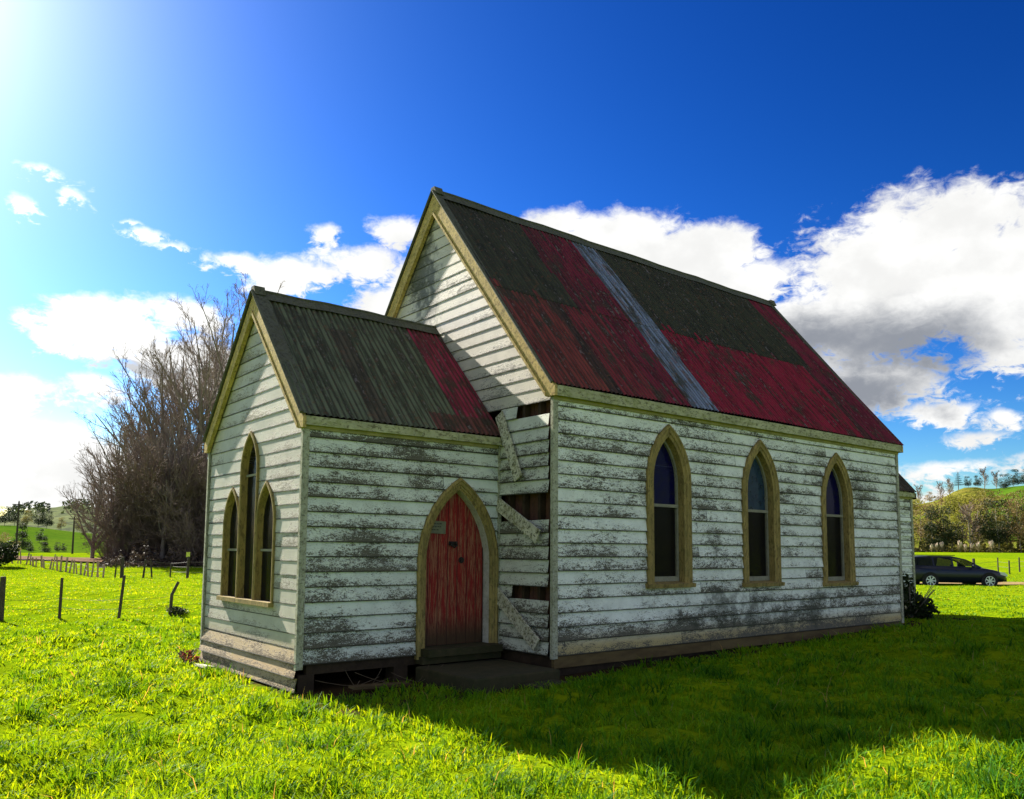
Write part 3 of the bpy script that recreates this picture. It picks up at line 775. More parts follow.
# light-tight sarking just below the iron
sk = MB()
def sark(x0, x1, yc, zr, k, ye0, ye1, dz=0.035):
    for ye in (ye0, ye1):
        sk.face([(x0, yc, zr - dz), (x1, yc, zr - dz), (x1, ye, zr - dz - k * abs(ye - yc)), (x0, ye, zr - dz - k * abs(ye - yc))])
sark(0.0, L, NC, RZ, RK, -0.04, WID + 0.04); sark(-PL, 0.0, PC, PZ, PK, P0 - 0.04, P1 + 0.04); sark(L, CX, PC, PZ, CK, P0 - 0.04, P1 + 0.04)
sk.build('sarking', M_DARKWOOD, church)

def ridge_cap(x0, x1, yc, zr, k, parent):
    b = MB(); w = 0.13
    for s in (-1, 1):
        P = [Vector((x, yc + s * a, zr + 0.045 - k * a)) for x in np.linspace(x0, x1, 25) for a in (0.0, w)]
        P = [p + Vector((0, 0, 0.007 * math.sin(p.x * 3.1) + 0.004 * math.sin(p.x * 9))) for p in P]
        b.idx(P, [(2 * i, 2 * i + 1, 2 * i + 3, 2 * i + 2) for i in range(24)])
    b.tube([(x, yc, zr + 0.045 + 0.007 * math.sin(x * 3.1) + 0.004 * math.sin(x * 9)) for x in np.linspace(x0, x1, 25)], 0.022, 6)
    b.build('ridge_cap', M_FLASH, parent)
ridge_cap(-0.09, L + 0.12, NC, RZ, RK, nroof); ridge_cap(-PL - 0.08, -0.035, PC, PZ, PK, proof); ridge_cap(L, CX + 0.12, PC, PZ, CK, croof)
for x, yc, z, pr in ((-0.06, NC, RZ, nroof), (L + 0.08, NC, RZ, nroof), (-PL - 0.05, PC, PZ, proof)):
    b = MB(); b.prism([(yc - 0.10, z - 0.04), (yc - 0.045, z + 0.085), (yc + 0.045, z + 0.085), (yc + 0.10, z - 0.04)], 0, x - 0.03, x + 0.12); b.build('ridge_end', M_FLASH, pr)

def barge(xf, t, yc, zr, k, ye, w, drop=0.03, mt=M_BARGE, name='bargeboard', foot=0.155):
    """one raking board from the ridge to the eave ye"""
    s = -1 if ye < yc else 1; v = w * math.hypot(1, k); ze = zr - k * abs(ye - yc)
    b = MB()
    zf = ze - foot; yi = yc + s * (zr - drop - v - zf) / k
    poly = [(yc, zr - drop), (ye, ze - drop), (ye, zf), (yi, zf), (yc, zr - drop - v)]
    b.prism(poly, 0, xf, xf + t)
    o = b.build(name, mt, church, recalc=True)
    c = MB()       # raised bead along the lower edge
    yj = yi - s * 0.0; c.prism([(yc, zr - drop - v + 0.06), (yj, zf + 0.06), (yj, zf + 0.005), (yc, zr - drop - v + 0.005)], 0, xf - 0.014, xf - 0.001)
    c.build('bead', mt, o, recalc=True)
for ye in (-0.115, WID + 0.115): barge(-0.078, 0.045, NC, RZ, RK, ye, 0.215)
for ye in (P0 - 0.105, P1 + 0.105): barge(-PL - 0.072, 0.042, PC, PZ, PK, ye, 0.19)
for ye in (-0.115, WID + 0.115): barge(L + 0.05, 0.045, NC, RZ, RK, ye, 0.20)
for ye in (P0 - 0.105, P1 + 0.105): barge(CX + 0.05, 0.04, PC, PZ, CK, ye, 0.18, mt=M_DARKWOOD)
# rolled metal verge flashing over the front edges
def verge(x0, x1, yc, zr, k, ye, parent):
    s = -1 if ye < yc else 1; ze = zr - k * abs(ye - yc); n = Vector((0, s * k, 1)).normalized()
    a, b_ = Vector((0, yc, zr)), Vector((0, ye + (yc - ye) * 0.02, ze))
    b = MB()
    for xa, xb, lift in ((x0, x1, 0.020), ):
        P = [Vector((x, p.y, p.z)) + n * h for p in (a, b_) for x in (xa, xb) for h in (lift - 0.004, lift + 0.006)]
        b.idx(P, [(0, 1, 3, 2), (4, 6, 7, 5), (0, 4, 5, 1), (2, 3, 7, 6), (0, 2, 6, 4), (1, 5, 7, 3)])
    b.tube([Vector((x0, a.y, a.z)) + n * 0.024, Vector((x0, b_.y, b_.z)) + n * 0.024], 0.022, 6)
    b.build('verge_flashing', M_FLASH, parent)
for ye in (-0.115, WID + 0.115): verge(-0.095, 0.03, NC, RZ, RK, ye, nroof); verge(L - 0.02, L + 0.125, NC, RZ, RK, ye, nroof)
for ye in (P0 - 0.105, P1 + 0.105): verge(-PL - 0.088, -PL + 0.10, PC, PZ, PK, ye, proof)
# eaves: fascia and ochre frieze beneath
def eave(x0, x1, ye, zr, k, yc, wall_y, h=0.135):
    z = zr - k * abs(ye - yc) - 0.015; s = 1 if wall_y > ye else -1
    b = MB(); xs = np.linspace(x0, x1, 5)
    for a, c in zip(xs[:-1], xs[1:]): b.box(((a + c) / 2, ye + s * 0.0175, z - h / 2), (c - a - 0.003, 0.025, h))
    b.build('fascia', M_FASCIA, church)
    b = MB(); b.face([(x0, ye + s * 0.03, z - h + 0.02), (x1, ye + s * 0.03, z - h + 0.02), (x1, wall_y, z - h + 0.02), (x0, wall_y, z - h + 0.02)])
    b.box(((x0 + x1) / 2, wall_y - s * 0.024, z - h - 0.012), (x1 - x0 - 0.02, 0.040, 0.06)); b.build('frieze', M_SOFFIT, church)
eave(-0.045, L + 0.05, -0.115, RZ, RK, NC, 0.0); eave(-0.045, L + 0.05, WID + 0.115, RZ, RK, NC, WID)
eave(-PL - 0.04, -0.05, P0 - 0.105, PZ, PK, PC, P0, 0.105); eave(-PL - 0.04, -0.05, P1 + 0.105, PZ, PK, PC, P1, 0.105)
eave(L + 0.03, CX + 0.05, P0 - 0.105, PZ, CK, PC, P0, 0.10)

# windows --------------------------------------------------------------
def lancet_window(fr, o, rail, up_mat, low_mat, sill=True):
    c, hw, z0, sp = o
    b = MB(); arch_frame(b, fr, c, hw, z0, sp, CASING); w = b.build('window', M_TRIM, church)
    b = MB(); arch_frame(b, fr, c, hw, z0 + 0.05, sp, [(0.156, -0.075), (0.190, -0.075), (0.192, -0.118)])
    ww = hw - 0.156
    P = [Vector(fr(c + u, z, n)) for u in (-ww, ww) for z in (rail - 0.022, rail + 0.022) for n in (-0.118, -0.070)]
    b.idx(P, [(0, 1, 3, 2), (4, 6, 7, 5), (0, 4, 5, 1), (2, 3, 7, 6), (0, 2, 6, 4), (1, 5, 7, 3)])
    P = [Vector(fr(c + u, z, n)) for u in (-ww, ww) for z in (z0 + 0.03, z0 + 0.10) for n in (-0.118, -0.073)]
    b.idx(P, [(0, 1, 3, 2), (4, 6, 7, 5), (0, 4, 5, 1), (2, 3, 7, 6), (0, 2, 6, 4), (1, 5, 7, 3)])
    b.build('sash', M_SASH, w)
    b = MB(); arch_fill(b, fr, c, hw, z0, sp, 0.189, -0.108, rail, 99); b.build('upper_pane', up_mat, w)
    b = MB(); arch_fill(b, fr, c, hw, z0, sp, 0.189, -0.106, z0 + 0.09, rail); b.build('lower_pane', low_mat, w)
    b = MB(); P = [Vector(fr(c + u, z, n)) for u in (-hw - 0.025, hw + 0.025) for z, n in ((z0 - 0.055, -0.02), (z0 - 0.055, 0.085), (z0 + 0.0, 0.095), (z0 + 0.035, -0.13))]
    b.idx(P, [(0, 1, 2, 3), (7, 6, 5, 4), (0, 4, 5, 1), (1, 5, 6, 2), (2, 6, 7, 3), (3, 7, 4, 0)]); b.build('sill', M_TRIM, w)
for o, up in zip(NW, (M_BLUEGLASS, M_TEALGLASS, M_BLUEGLASS)): lancet_window(FS(0), o, 1.98, up, M_CLEAR)
# triple lancet of the porch front: deep ochre reveals, leaning broken panes
fr = FX(-PL)
for i, o in enumerate(TRI):
    c, hw, z0, sp = o; dn = 0.006 if i == 0 else 0.0
    b = MB(); arch_frame(b, fr, c, hw, z0, sp, [(0.0, -0.01), (0.0, 0.030 + dn), (0.02, 0.036 + dn), (0.045, 0.028 + dn), (0.05, -0.055)])
    w = b.build('window', M_TRIM, church)
    b = MB(); arch_frame(b, fr, c, hw, z0, sp, [(0.051, -0.040), (0.068, -0.040), (0.070, -0.052)]); b.build('sash', M_TRIM, w)
    rail = sp - 0.05 if i == 0 else 1.30
    b = MB(); arch_fill(b, fr, c, hw, z0, sp, 0.067, -0.050, rail, 99); b.build('upper_pane', M_CLEAR, w)
    b = MB(); arch_fill(b, fr, c, hw, z0, sp, 0.067, -0.048, z0 + 0.02, rail); b.build('lower_pane', M_CLEAR, w)
    b = MB(); ww = hw - 0.052
    P = [Vector(fr(c + u, z, n)) for u in (-ww, ww) for z in (rail - 0.015, rail + 0.015) for n in (-0.052, -0.030)]
    b.idx(P, [(0, 1, 3, 2), (4, 6, 7, 5), (0, 4, 5, 1), (2, 3, 7, 6), (0, 2, 6, 4), (1, 5, 7, 3)]); b.build('glazing_bar', M_SASH, w)
b = MB(); b.box((-PL - 0.01, 2.745, 0.640), (0.13, 1.82, 0.055)); b.build('window_sill', M_TRIM, church)

# door --------------------------------------------------------------
c, hw, z0, sp = DOOR; fr = FS(P0)
b = MB(); arch_frame(b, fr, c, hw, z0, sp, [(0.0, -0.01), (0.0, 0.055), (0.03, 0.070), (0.045, 0.052), (0.075, 0.052), (0.085, 0.038), (0.105, 0.036), (0.115, 0.022), (0.135, 0.02)])
dfr = b.build('door_frame', M_TRIM, church)
b = MB(); arch_frame(b, fr, c, hw, z0, sp, [(0.135, 0.0195), (0.138, -0.15)]); b.build('jamb', M_JAMB, dfr)
b = MB(); arch_fill(b, fr, c, hw, z0, sp, 0.137, -0.115, 0.085, 99)
door = b.build('door', M_DOOR, church); door.data.transform(Matrix.Identity(4))
hb = MB()
yk = P0 + 0.115
hb.box((-0.690, yk - 0.008, 1.405), (0.13, 0.016, 0.055))
hb.tube([(-0.735, yk - 0.03, 1.41), (-0.75, yk - 0.05, 1.38), (-0.70, yk - 0.055, 1.352), (-0.65, yk - 0.05, 1.38), (-0.665, yk - 0.03, 1.41)], 0.011, 6)
hb.tube([(-0.735, yk, 1.41), (-0.735, yk - 0.05, 1.41)], 0.014, 6); hb.tube([(-0.665, yk, 1.41), (-0.665, yk - 0.05, 1.41)], 0.014, 6)
hb.build('handle', M_IRON, door)
hb = MB(); hb.tube([(-0.555, yk + 0.002, 1.185), (-0.555, yk - 0.014, 1.185)], 0.042, 14); hb.tube([(-0.555, yk - 0.014, 1.185), (-0.555, yk - 0.032, 1.185)], 0.022, 10)
hb.build('lock', M_IRON, door)
M_PAPER = simple('weathered_notice_card', (0.20, 0.20, 0.13), (0.15, 0.15, 0.10), 14, 0.8)
M_INK = simple('faded_ink', (0.055, 0.05, 0.04), (0.09, 0.08, 0.06), 60, 0.9)
nb = MB(); nb.box((-0.965, yk - 0.010, 1.615), (0.30, 0.012, 0.165), Matrix.Rotation(R(2), 3, 'Y'))
notice = nb.build('notice', M_PAPER, church)
rr = random.Random(4)
for z, x0, x1 in ((1.660, -1.06, -0.88), (1.622, -1.07, -0.90), (1.582, -1.05, -0.93)):
    x = x0; nb = MB()
    while x < x1:
        w_ = rr.uniform(0.012, 0.035); nb.box((x + w_ / 2, yk - 0.0175, z + rr.uniform(-0.002, 0.002)), (w_, 0.002, 0.014)); x += w_ + rr.uniform(0.006, 0.014)
    nb.build('lettering', M_INK, notice)
b = MB(); b.box((c, P0 - 0.05, 0.035), (1.16, 0.38, 0.09)); b.box((c, P0 - 0.02, -0.06), (1.24, 0.26, 0.09)); b.build('threshold', M_CONC, church)

# loose boards hanging across the broken wall
for a, e, w_, tl in (((1.07, 3.19), (0.60, 2.27), 0.165, 0.03), ((1.10, 1.96), (0.17, 1.50), 0.175, 0.05), ((1.10, 0.74), (0.20, 0.13), 0.185, 0.045)):
    b = MB(); b.bar((-0.055, a[0], a[1]), (-0.055 - tl, e[0], e[1]), w_, 0.022, up=(-1, 0, 0)); b.build('loose_board', M_PLANK, church)

# concrete step in front of the door
stepo = empty('door_step', (-0.72, 0.4, -0.3))
tag(stepo, 'low mossy concrete step slab on the ground below the red door', 'step')
b = MB(); b.box((-0.02, -0.02, 0.08), (1.30, 1.24, 0.20)); o = b.build('slab', M_CONC, stepo)
bv = o.modifiers.new('bevel', 'BEVEL'); bv.width = 0.02; bv.segments = 2
b = MB(); b.box((0.25, -0.82, 0.0), (0.55, 0.30, 0.16), Matrix.Rotation(R(8), 3, 'Z')); o = b.build('lower_tread', M_CONC, stepo)
bv = o.modifiers.new('bevel', 'BEVEL'); bv.width = 0.02; bv.segments = 2
#@@PART2
# ------------------------------------------------------------------ grass
M_GRASS = leafy('grass_blades', [(0.016, 0.095, 0.004), (0.048, 0.195, 0.004), (0.102, 0.300, 0.004), (0.155, 0.36, 0.006), (0.24, 0.26, 0.10)], 0.55, 0.6, 0.15, 0.0, (3.05, 1.32, 0.6))
def grass(n_tuft=62000, per=10):
    rr = 3.2 + 58.0 * rng.random(n_tuft * 2) ** 1.5; az = np.radians(rng.uniform(-4, 112, n_tuft * 2))
    x = -6.87 + rr * np.cos(az); y = -7.74 + rr * np.sin(az)
    inside = ((x > -0.05) & (x < L + 0.1) & (y > -0.12) & (y < WID + 0.1)) | ((x > -PL - 0.08) & (x < CX) & (y > P0 - 0.15) & (y < P1 + 0.1)) \
        | ((x > -1.45) & (x < 0.1) & (y > -0.35) & (y < 1.2))
    nearwall = (x > -PL - 0.5) & (x < -1.0) & (y > 0.55) & (y < 1.3) & (rng.random(len(x)) < 0.8)
    ok = ~inside & ~nearwall
    x, y, rr = x[ok][:n_tuft], y[ok][:n_tuft], rr[ok][:n_tuft]; n = len(x)
    c1 = bumps(x * 1.3 + 3, y * 1.3) / 2.2; c2 = bumps(x * 3.1, y * 3.1 + 9) / 2.2; c3 = bumps(x * 0.35 + 5, y * 0.35) / 2.2
    c4 = bumps(x * 5.3 + 2, y * 5.3 + 4) / 2.2
    lush = np.clip(0.42 + 0.30 * c1 + 0.34 * c2 + 0.34 * c4, 0, 1.6) * (1 - 0.80 * sstep(rr, 15, 22))
    ctr_a = np.radians(rng.uniform(0, 108, 230)); ctr_r = 4.8 + 13 * rng.random(230) ** 0.9; cxs, cys = -6.87 + ctr_r * np.cos(ctr_a), -7.74 + ctr_r * np.sin(ctr_a); cw_ = rng.uniform(0.14, 0.42, 230)
    dd_ = np.min(np.hypot(x[:, None] - cxs, y[:, None] - cys) / cw_, axis=1); clump = 1 - sstep(dd_, 0.35, 1.0)
    lush = lush + 0.75 * clump * (0.6 + 0.4 * rng.random(n))
    tuss = (rng.random(n) < 0.022) * rng.uniform(0.3, 1.0, n) * (rr < 19)
    N = n * per
    rep = lambda a: np.repeat(a, per)
    X, Y, RRR = rep(x), rep(y), rep(rr)
    sp = 0.025 + 0.0045 * RRR + 0.05 * rep(tuss)
    ang = rng.uniform(0, 2 * np.pi, N); q = np.sqrt(rng.random(N))
    X = X + np.cos(ang) * sp * q; Y = Y + np.sin(ang) * sp * q
    Z = gz(X, Y) - 0.01
    ln = (0.050 + 0.078 * rng.random(N)) * (0.40 + 1.15 * rep(lush)) + 0.16 * rep(tuss) * rng.random(N) 
    dead = rng.random(N) < 0.004
    ln = np.where(dead, ln * 1.8, ln)
    wd = (0.0019 + 0.00058 * np.minimum(RRR, 16) + 0.00022 * np.clip(RRR - 16, 0, 60)) * rng.uniform(0.7, 1.35, N)
    wd = np.where(dead, wd * 0.5, wd)
    la = ang + rng.normal(0, 0.6, N); lean = rng.uniform(0.15, 1.15, N)
    dx, dy = np.cos(la), np.sin(la)
    fa = rng.uniform(0, 2 * np.pi, N); wx, wy = np.cos(fa), np.sin(fa)
    V = np.empty((N, 6, 3), np.float32)
    for k, (t, ww) in enumerate(((0.0, 1.0), (0.55, 0.85), (1.0, 0.12))):
        hx = ln * lean * t * t; hz = ln * t * (1 - 0.42 * lean * t)
        bx, by, bz = X + dx * hx, Y + dy * hx, Z + hz
        V[:, 2 * k, 0] = bx - wx * wd * ww; V[:, 2 * k, 1] = by - wy * wd * ww; V[:, 2 * k, 2] = bz
        V[:, 2 * k + 1, 0] = bx + wx * wd * ww; V[:, 2 * k + 1, 1] = by + wy * wd * ww; V[:, 2 * k + 1, 2] = bz
    b = np.arange(N)[:, None] * 6
    F = np.stack([b + [0, 1, 3, 2], b + [2, 3, 5, 4]], 1).reshape(-1, 4)
    hue = np.clip(0.50 + 0.11 * rep(c3) + 0.10 * rep(c1) - 0.14 * rep(np.clip(c4, -0.5, 1)) - 0.10 * rep(c2) + rng.normal(0, 0.13, N) - 0.45 * (rep(tuss) > 0) - 0.24 * rep(clump), 0.0, 0.82)
    hue = np.where(dead, 1.0, hue)
    o = np_mesh('grass', V.reshape(-1, 3), F, M_GRASS, {'rnd': ('FACE', np.repeat(hue, 2))})
    tag(o, kind='stuff')
grass()

# ------------------------------------------------------------------ trees
def norm(a): return a / (np.linalg.norm(a, axis=-1, keepdims=True) + 1e-9)
def tubes(P, Rd, n):
    """P (m,k,3) polylines, Rd (m,k) radii -> verts, quads"""
    m_, k = P.shape[:2]
    D = np.empty_like(P); D[:, 1:-1] = P[:, 2:] - P[:, :-2]; D[:, 0] = P[:, 1] - P[:, 0]; D[:, -1] = P[:, -1] - P[:, -2]; D = norm(D)
    ref = np.where(np.abs(D[..., 2:3]) < 0.9, np.array([0, 0, 1.0]), np.array([1.0, 0, 0]))
    A = norm(np.cross(D, ref)); B = np.cross(D, A)
    t = 2 * np.pi * np.arange(n) / n
    V = P[:, :, None] + (A[:, :, None] * np.cos(t)[:, None] + B[:, :, None] * np.sin(t)[:, None]) * Rd[:, :, None, None]
    i, j, q = np.meshgrid(np.arange(m_), np.arange(k - 1), np.arange(n), indexing='ij'); q2 = (q + 1) % n
    base = i * k * n
    F = np.stack([base + j * n + q, base + j * n + q2, base + (j + 1) * n + q2, base + (j + 1) * n + q], -1).reshape(-1, 4)
    return V.reshape(-1, 3), F
def join(parts):
    Vs, Fs, o = [], [], 0
    for V, F in parts: Vs.append(V); Fs.append(F + o); o += len(V)
    return np.concatenate(Vs), np.concatenate(Fs)
def grow(P, Rd, per, t0, t1, ang, ratio, up, rmin, K=5, g=None, wob=0.10):
    """children of the polylines P: per of them on each, leaving at ang degrees, bending towards the sky by up"""
    g = g or rng; m_, k = P.shape[:2]
    t = g.uniform(t0, t1, (m_, per)); s = t * (k - 1); i = np.minimum(s.astype(int), k - 2); f = (s - i)[..., None]
    row = np.arange(m_)[:, None]
    st = P[row, i] * (1 - f) + P[row, i + 1] * f
    d = norm(P[row, i + 1] - P[row, i])
    plen = np.linalg.norm(P[:, 1:] - P[:, :-1], axis=-1).sum(1)[:, None]
    r0 = (Rd[row, i] * (1 - f[..., 0]) + Rd[row, i + 1] * f[..., 0]) * 0.62
    rv = norm(g.normal(size=d.shape)); pe = norm(rv - d * (rv * d).sum(-1, keepdims=True))
    a = np.radians(ang * g.uniform(0.7, 1.3, (m_, per)))[..., None]
    cd_ = norm(d * np.cos(a) + pe * np.sin(a))
    ln = plen * ratio * g.uniform(0.6, 1.2, (m_, per)) * (1.15 - 0.65 * t)
    C = np.empty((m_, per, K, 3)); C[:, :, 0] = st; cur = cd_
    for q in range(1, K):
        cur = norm(cur + np.array([0, 0, up / (K - 1)]) + g.normal(0, wob, cur.shape))
        C[:, :, q] = C[:, :, q - 1] + cur * (ln / (K - 1))[..., None]
    rr = np.maximum(r0[..., None] * np.linspace(1, 0.25, K), rmin)
    return C.reshape(-1, K, 3), rr.reshape(-1, K)
M_BARK = simple('grey_brown_bark', (0.17, 0.14, 0.12), (0.26, 0.22, 0.19), 3, stretch=(2, 2, 0.4))
M_TWIG = simple('red_brown_twigs', (0.22, 0.165, 0.14), (0.32, 0.245, 0.21), 0.6, bs=0.0)
M_PALETWIG = simple('pinkish_twigs', (0.22, 0.155, 0.12), (0.30, 0.21, 0.17), 0.6, bs=0.0)
M_PALEBARK = simple('pale_bark', (0.26, 0.23, 0.18), (0.36, 0.32, 0.26), 3, stretch=(2, 2, 0.4))
def bare_tree(h, limbs, seed, mats=(M_BARK, M_TWIG), lean=0.0, spread=38, up=0.55, per=(8, 6, 4), rmin=0.009, low=0.06, name='bare_tree'):
    g = np.random.default_rng(seed)
    z = np.linspace(0, 1, 7)
    tr = np.stack([lean * h * z ** 1.4 + 0.012 * h * np.sin(z * 5 + seed), 0.012 * h * np.sin(z * 4 + 2 * seed), h * 0.92 * z], -1)[None]
    tR = (0.017 * h * (1 - 0.9 * z) + 0.01)[None]
    root = empty(name)
    l1, r1 = grow(tr, tR, limbs, low, 0.93, spread, 0.52, up, 0.03, g=g)
    l2, r2 = grow(l1, r1, per[0], 0.15, 0.98, 34, 0.46, up * 0.7, rmin * 1.6, g=g)
    l3, r3 = grow(l2, r2, per[1], 0.1, 1.0, 34, 0.50, 0.35, rmin, K=4, g=g)
    l4, r4 = grow(l3, r3, per[2], 0.1, 1.0, 38, 0.55, 0.25, rmin * 0.8, K=3, g=g, wob=0.15)
    np_mesh('trunk', *join([tubes(tr, tR, 8), tubes(l1, r1, 5)]), mats[0], parent=root, smooth=True)
    np_mesh('crown', *join([tubes(l2, r2, 4), tubes(l3, r3, 3), tubes(l4, r4, 3)]), mats[1], parent=root)
    return root
def place(o, azd, d, s=1.0, rz=0.0, z=None, sz=None):
    x, y = pol(azd, d)
    o.location = (x, y, float(gz(x, y)) - 0.05 if z is None else z); o.scale = (s, s, sz or s); o.rotation_euler = (0, 0, R(rz)); return o
def px_az(x): return float(np.interp(x, [-300, 0, 256, 512, 768, 1023, 1250], [97.5, 83.4, 68.7, 51.3, 33.9, 19.2, 9.0]))

protos = [bare_tree(20, 20, 3), bare_tree(20, 18, 11, spread=32, up=0.75), bare_tree(20, 22, 23, spread=44, up=0.45)]
BT = [(88, 66, 8.8, 2, 'smallest bare tree, leaning out at the left end of the row'), (108, 61, 10.5, 0, 'low bare tree second from the left end of the row'),
      (127, 69, 14.5, 1, 'bare grey-brown tree third from the left end of the row'), (148, 64, 16.5, 0, 'bare tree in the middle of the row where it steps up'),
      (168, 71, 19.0, 2, 'wide bare tree standing back in the middle of the row'), (187, 62, 17.5, 1, 'bare tree with steep limbs just left of the tallest pair'),
      (206, 70, 21.0, 0, 'tall bare tree two places left of the porch gable'), (224, 64, 20.5, 2, 'tall bare tree whose crown brushes the porch gable peak'),
      (246, 71, 23.0, 1, 'tallest bare tree, half hidden behind the porch gable'), (158, 58, 10.0, 1, 'short bare tree in front of the middle of the row'),
      (216, 57, 12.5, 0, 'short bare tree in front of the tall ones near the porch'), (262, 70, 19.5, 0, 'bare tree behind the porch roof, only its top twigs showing'),
      (138, 76, 16.0, 2, 'bare tree farthest back in the left half of the row'), (196, 78, 21.0, 1, 'bare tree farthest back in the right half of the row')]
used = set()
for i, (px, d, h, v, lab) in enumerate(BT):
    o = protos[v] if v not in used else copy_tree(protos[v]); used.add(v)
    place(o, px_az(px), d, h / 20.0 * 0.95, i * 77 + 20)
    tag(o, lab, 'tree', 'bare winter trees left of the church')
M_THICKET = simple('thicket_twigs', (0.17, 0.12, 0.10), (0.25, 0.18, 0.15), 0.6, bs=0.0)
def bare_shrub(seed, h=5.0, mats=(M_THICKET, M_THICKET), name='bare_shrub', stems=16):
    g = np.random.default_rng(seed); n = stems
    a = g.uniform(0, 2 * np.pi, n); t = g.uniform(0.1, 0.75, n); z = np.linspace(0, 1, 5)
    P = np.stack([(np.cos(a) * 0.35)[:, None] + (np.cos(a) * t)[:, None] * z * h * 0.8, (np.sin(a) * 0.35)[:, None] + (np.sin(a) * t)[:, None] * z * h * 0.8, (g.uniform(0.6, 1, n)[:, None]) * h * z ** 0.85], -1)
    P += g.normal(0, 0.04, P.shape) * z[:, None] * h * 0.4
    Rd = np.maximum(0.035 * (1 - z), 0.012)[None].repeat(n, 0)
    l2, r2 = grow(P, Rd, 12, 0.05, 1, 40, 0.42, 0.4, 0.013, g=g); l3, r3 = grow(l2, r2, 9, 0.05, 1, 40, 0.5, 0.25, 0.011, K=4, g=g)
    l4, r4 = grow(l3, r3, 3, 0.1, 1, 40, 0.5, 0.2, 0.010, K=3, g=g)
    root = empty(name)
    np_mesh('stem', *tubes(P, Rd, 4), mats[0], parent=root); np_mesh('twigs', *join([tubes(l2, r2, 3), tubes(l3, r3, 3), tubes(l4, r4, 3)]), mats[1], parent=root)
    return root
sh = [bare_shrub(5), bare_shrub(6)]
spots = ['leftmost brown thicket under the smallest bare tree', 'second brown thicket from the left under the bare trees', 'third brown thicket from the left under the bare trees',
         'brown twiggy thicket below the middle of the bare trees', 'tall brown thicket just right of the middle of the bare trees', 'brown thicket third from the porch wall',
         'dense brown thicket second from the porch wall', 'brown thicket partly hidden by the porch wall', 'brown thicket in front, beside the marked fence post']
for i, (px, d, h) in enumerate([(100, 62, 2.6), (118, 60, 4.2), (136, 61, 5.2), (153, 59, 6.0), (171, 60, 7.2), (188, 58, 6.6), (206, 60, 7.6), (224, 58, 7.2), (196, 55, 4.6)]):
    o = sh[i] if i < 2 else copy_tree(sh[i % 2])
    place(o, px_az(px), d, h / 5.0, i * 50); tag(o, spots[i], 'shrub', 'brown thickets under the bare trees')

def leaf_cloud(lobes, n, size, g):
    """n small leaf faces in the outer part of ellipsoid lobes (x, y, z, rx, ry, rz)"""
    lobes = np.array(lobes, float); w = lobes[:, 3] * lobes[:, 4] * lobes[:, 5]; w = w ** 0.8 / (w ** 0.8).sum()
    k = g.choice(len(lobes), n, p=w); u = norm(g.normal(size=(n, 3))); r = g.uniform(0.25, 1, n) ** 0.45 * g.uniform(0.85, 1.12, n)
    C = lobes[k, :3] + u * lobes[k, 3:] * r[:, None]
    a = norm(g.normal(size=(n, 3))); b = norm(np.cross(a, g.normal(size=(n, 3)))); s = size * g.uniform(0.5, 1.2, n)[:, None]
    V = np.stack([C - a * s, C + b * s * 0.55, C + a * s, C - b * s * 0.55], 1).reshape(-1, 3)
    F = np.arange(n * 4).reshape(-1, 4)
    rnd = np.clip(0.5 + 0.28 * np.sin(k * 2.4) + g.normal(0, 0.16, n), 0, 1)
    return V, F, rnd
M_OLIVE = leafy('olive_leaves', [(0.05, 0.055, 0.012), (0.13, 0.12, 0.024), (0.23, 0.19, 0.04)], 0.4)
M_DKLEAF = leafy('dark_leaves', [(0.010, 0.020, 0.008), (0.025, 0.040, 0.012), (0.055, 0.070, 0.018)], 0.25)
M_YELEAF = leafy('yellow_green_leaves', [(0.13, 0.14, 0.018), (0.25, 0.24, 0.03), (0.36, 0.32, 0.05)], 0.45)
M_BRLEAF = leafy('brown_leaves', [(0.11, 0.075, 0.03), (0.22, 0.155, 0.06), (0.32, 0.24, 0.10)], 0.4)
def leaf_tree(h, seed, lm, name='leafy_tree', bark=M_PALEBARK, width=0.36, n=2600, leaf=0.017, low=0.22, cone=False):
    g = np.random.default_rng(seed); root = empty(name)
    z = np.linspace(0, 1, 5); n = int(n * 1.45)
    tr = np.stack([0.02 * h * np.sin(z * 4 + seed), 0.02 * h * np.sin(z * 3 + seed * 2), h * 0.85 * z], -1)[None]; tR = (0.014 * h * (1 - 0.85 * z))[None]
    l1, r1 = grow(tr, tR, 9, 0.25, 0.95, 45, 0.35, 0.5, 0.012, g=g)
    np_mesh('trunk', *join([tubes(tr, tR, 7), tubes(l1, r1, 4)]), bark, parent=root, smooth=True)
    lobes = []
    for i in range(26):
        t = g.uniform(low, 0.96); a = g.uniform(0, 2 * np.pi)
        rad = width * h * ((1 - t) * 1.1 if cone else math.sqrt(max(0.05, 1 - ((t - 0.55) / 0.5) ** 2)))
        q = g.uniform(0.3, 0.75); s = h * g.uniform(0.08, 0.16) * (0.7 + (1 - t) * 0.5)
        lobes.append((math.cos(a) * rad * q, math.sin(a) * rad * q, t * h, s * 1.3, s * 1.3, s * 0.9))
    V, F, r = leaf_cloud(lobes, n, leaf * h, g)
    np_mesh('crown', V, F, lm, {'rnd': ('FACE', r)}, parent=root)
    return root
LT = {'olive': leaf_tree(7, 1, M_OLIVE), 'dark': leaf_tree(7, 2, M_DKLEAF, n=3200), 'cone': leaf_tree(7, 8, M_DKLEAF, width=0.24, low=0.12, cone=True, n=3000), 'yellow': leaf_tree(7, 4, M_YELEAF), 'brown': leaf_tree(7, 5, M_BRLEAF, n=1700),
      'bare': bare_tree(7, 20, 41, (M_PALEBARK, M_PALETWIG), spread=36, per=(7, 5, 3), rmin=0.018, name='bare_tree')}
lused = set()
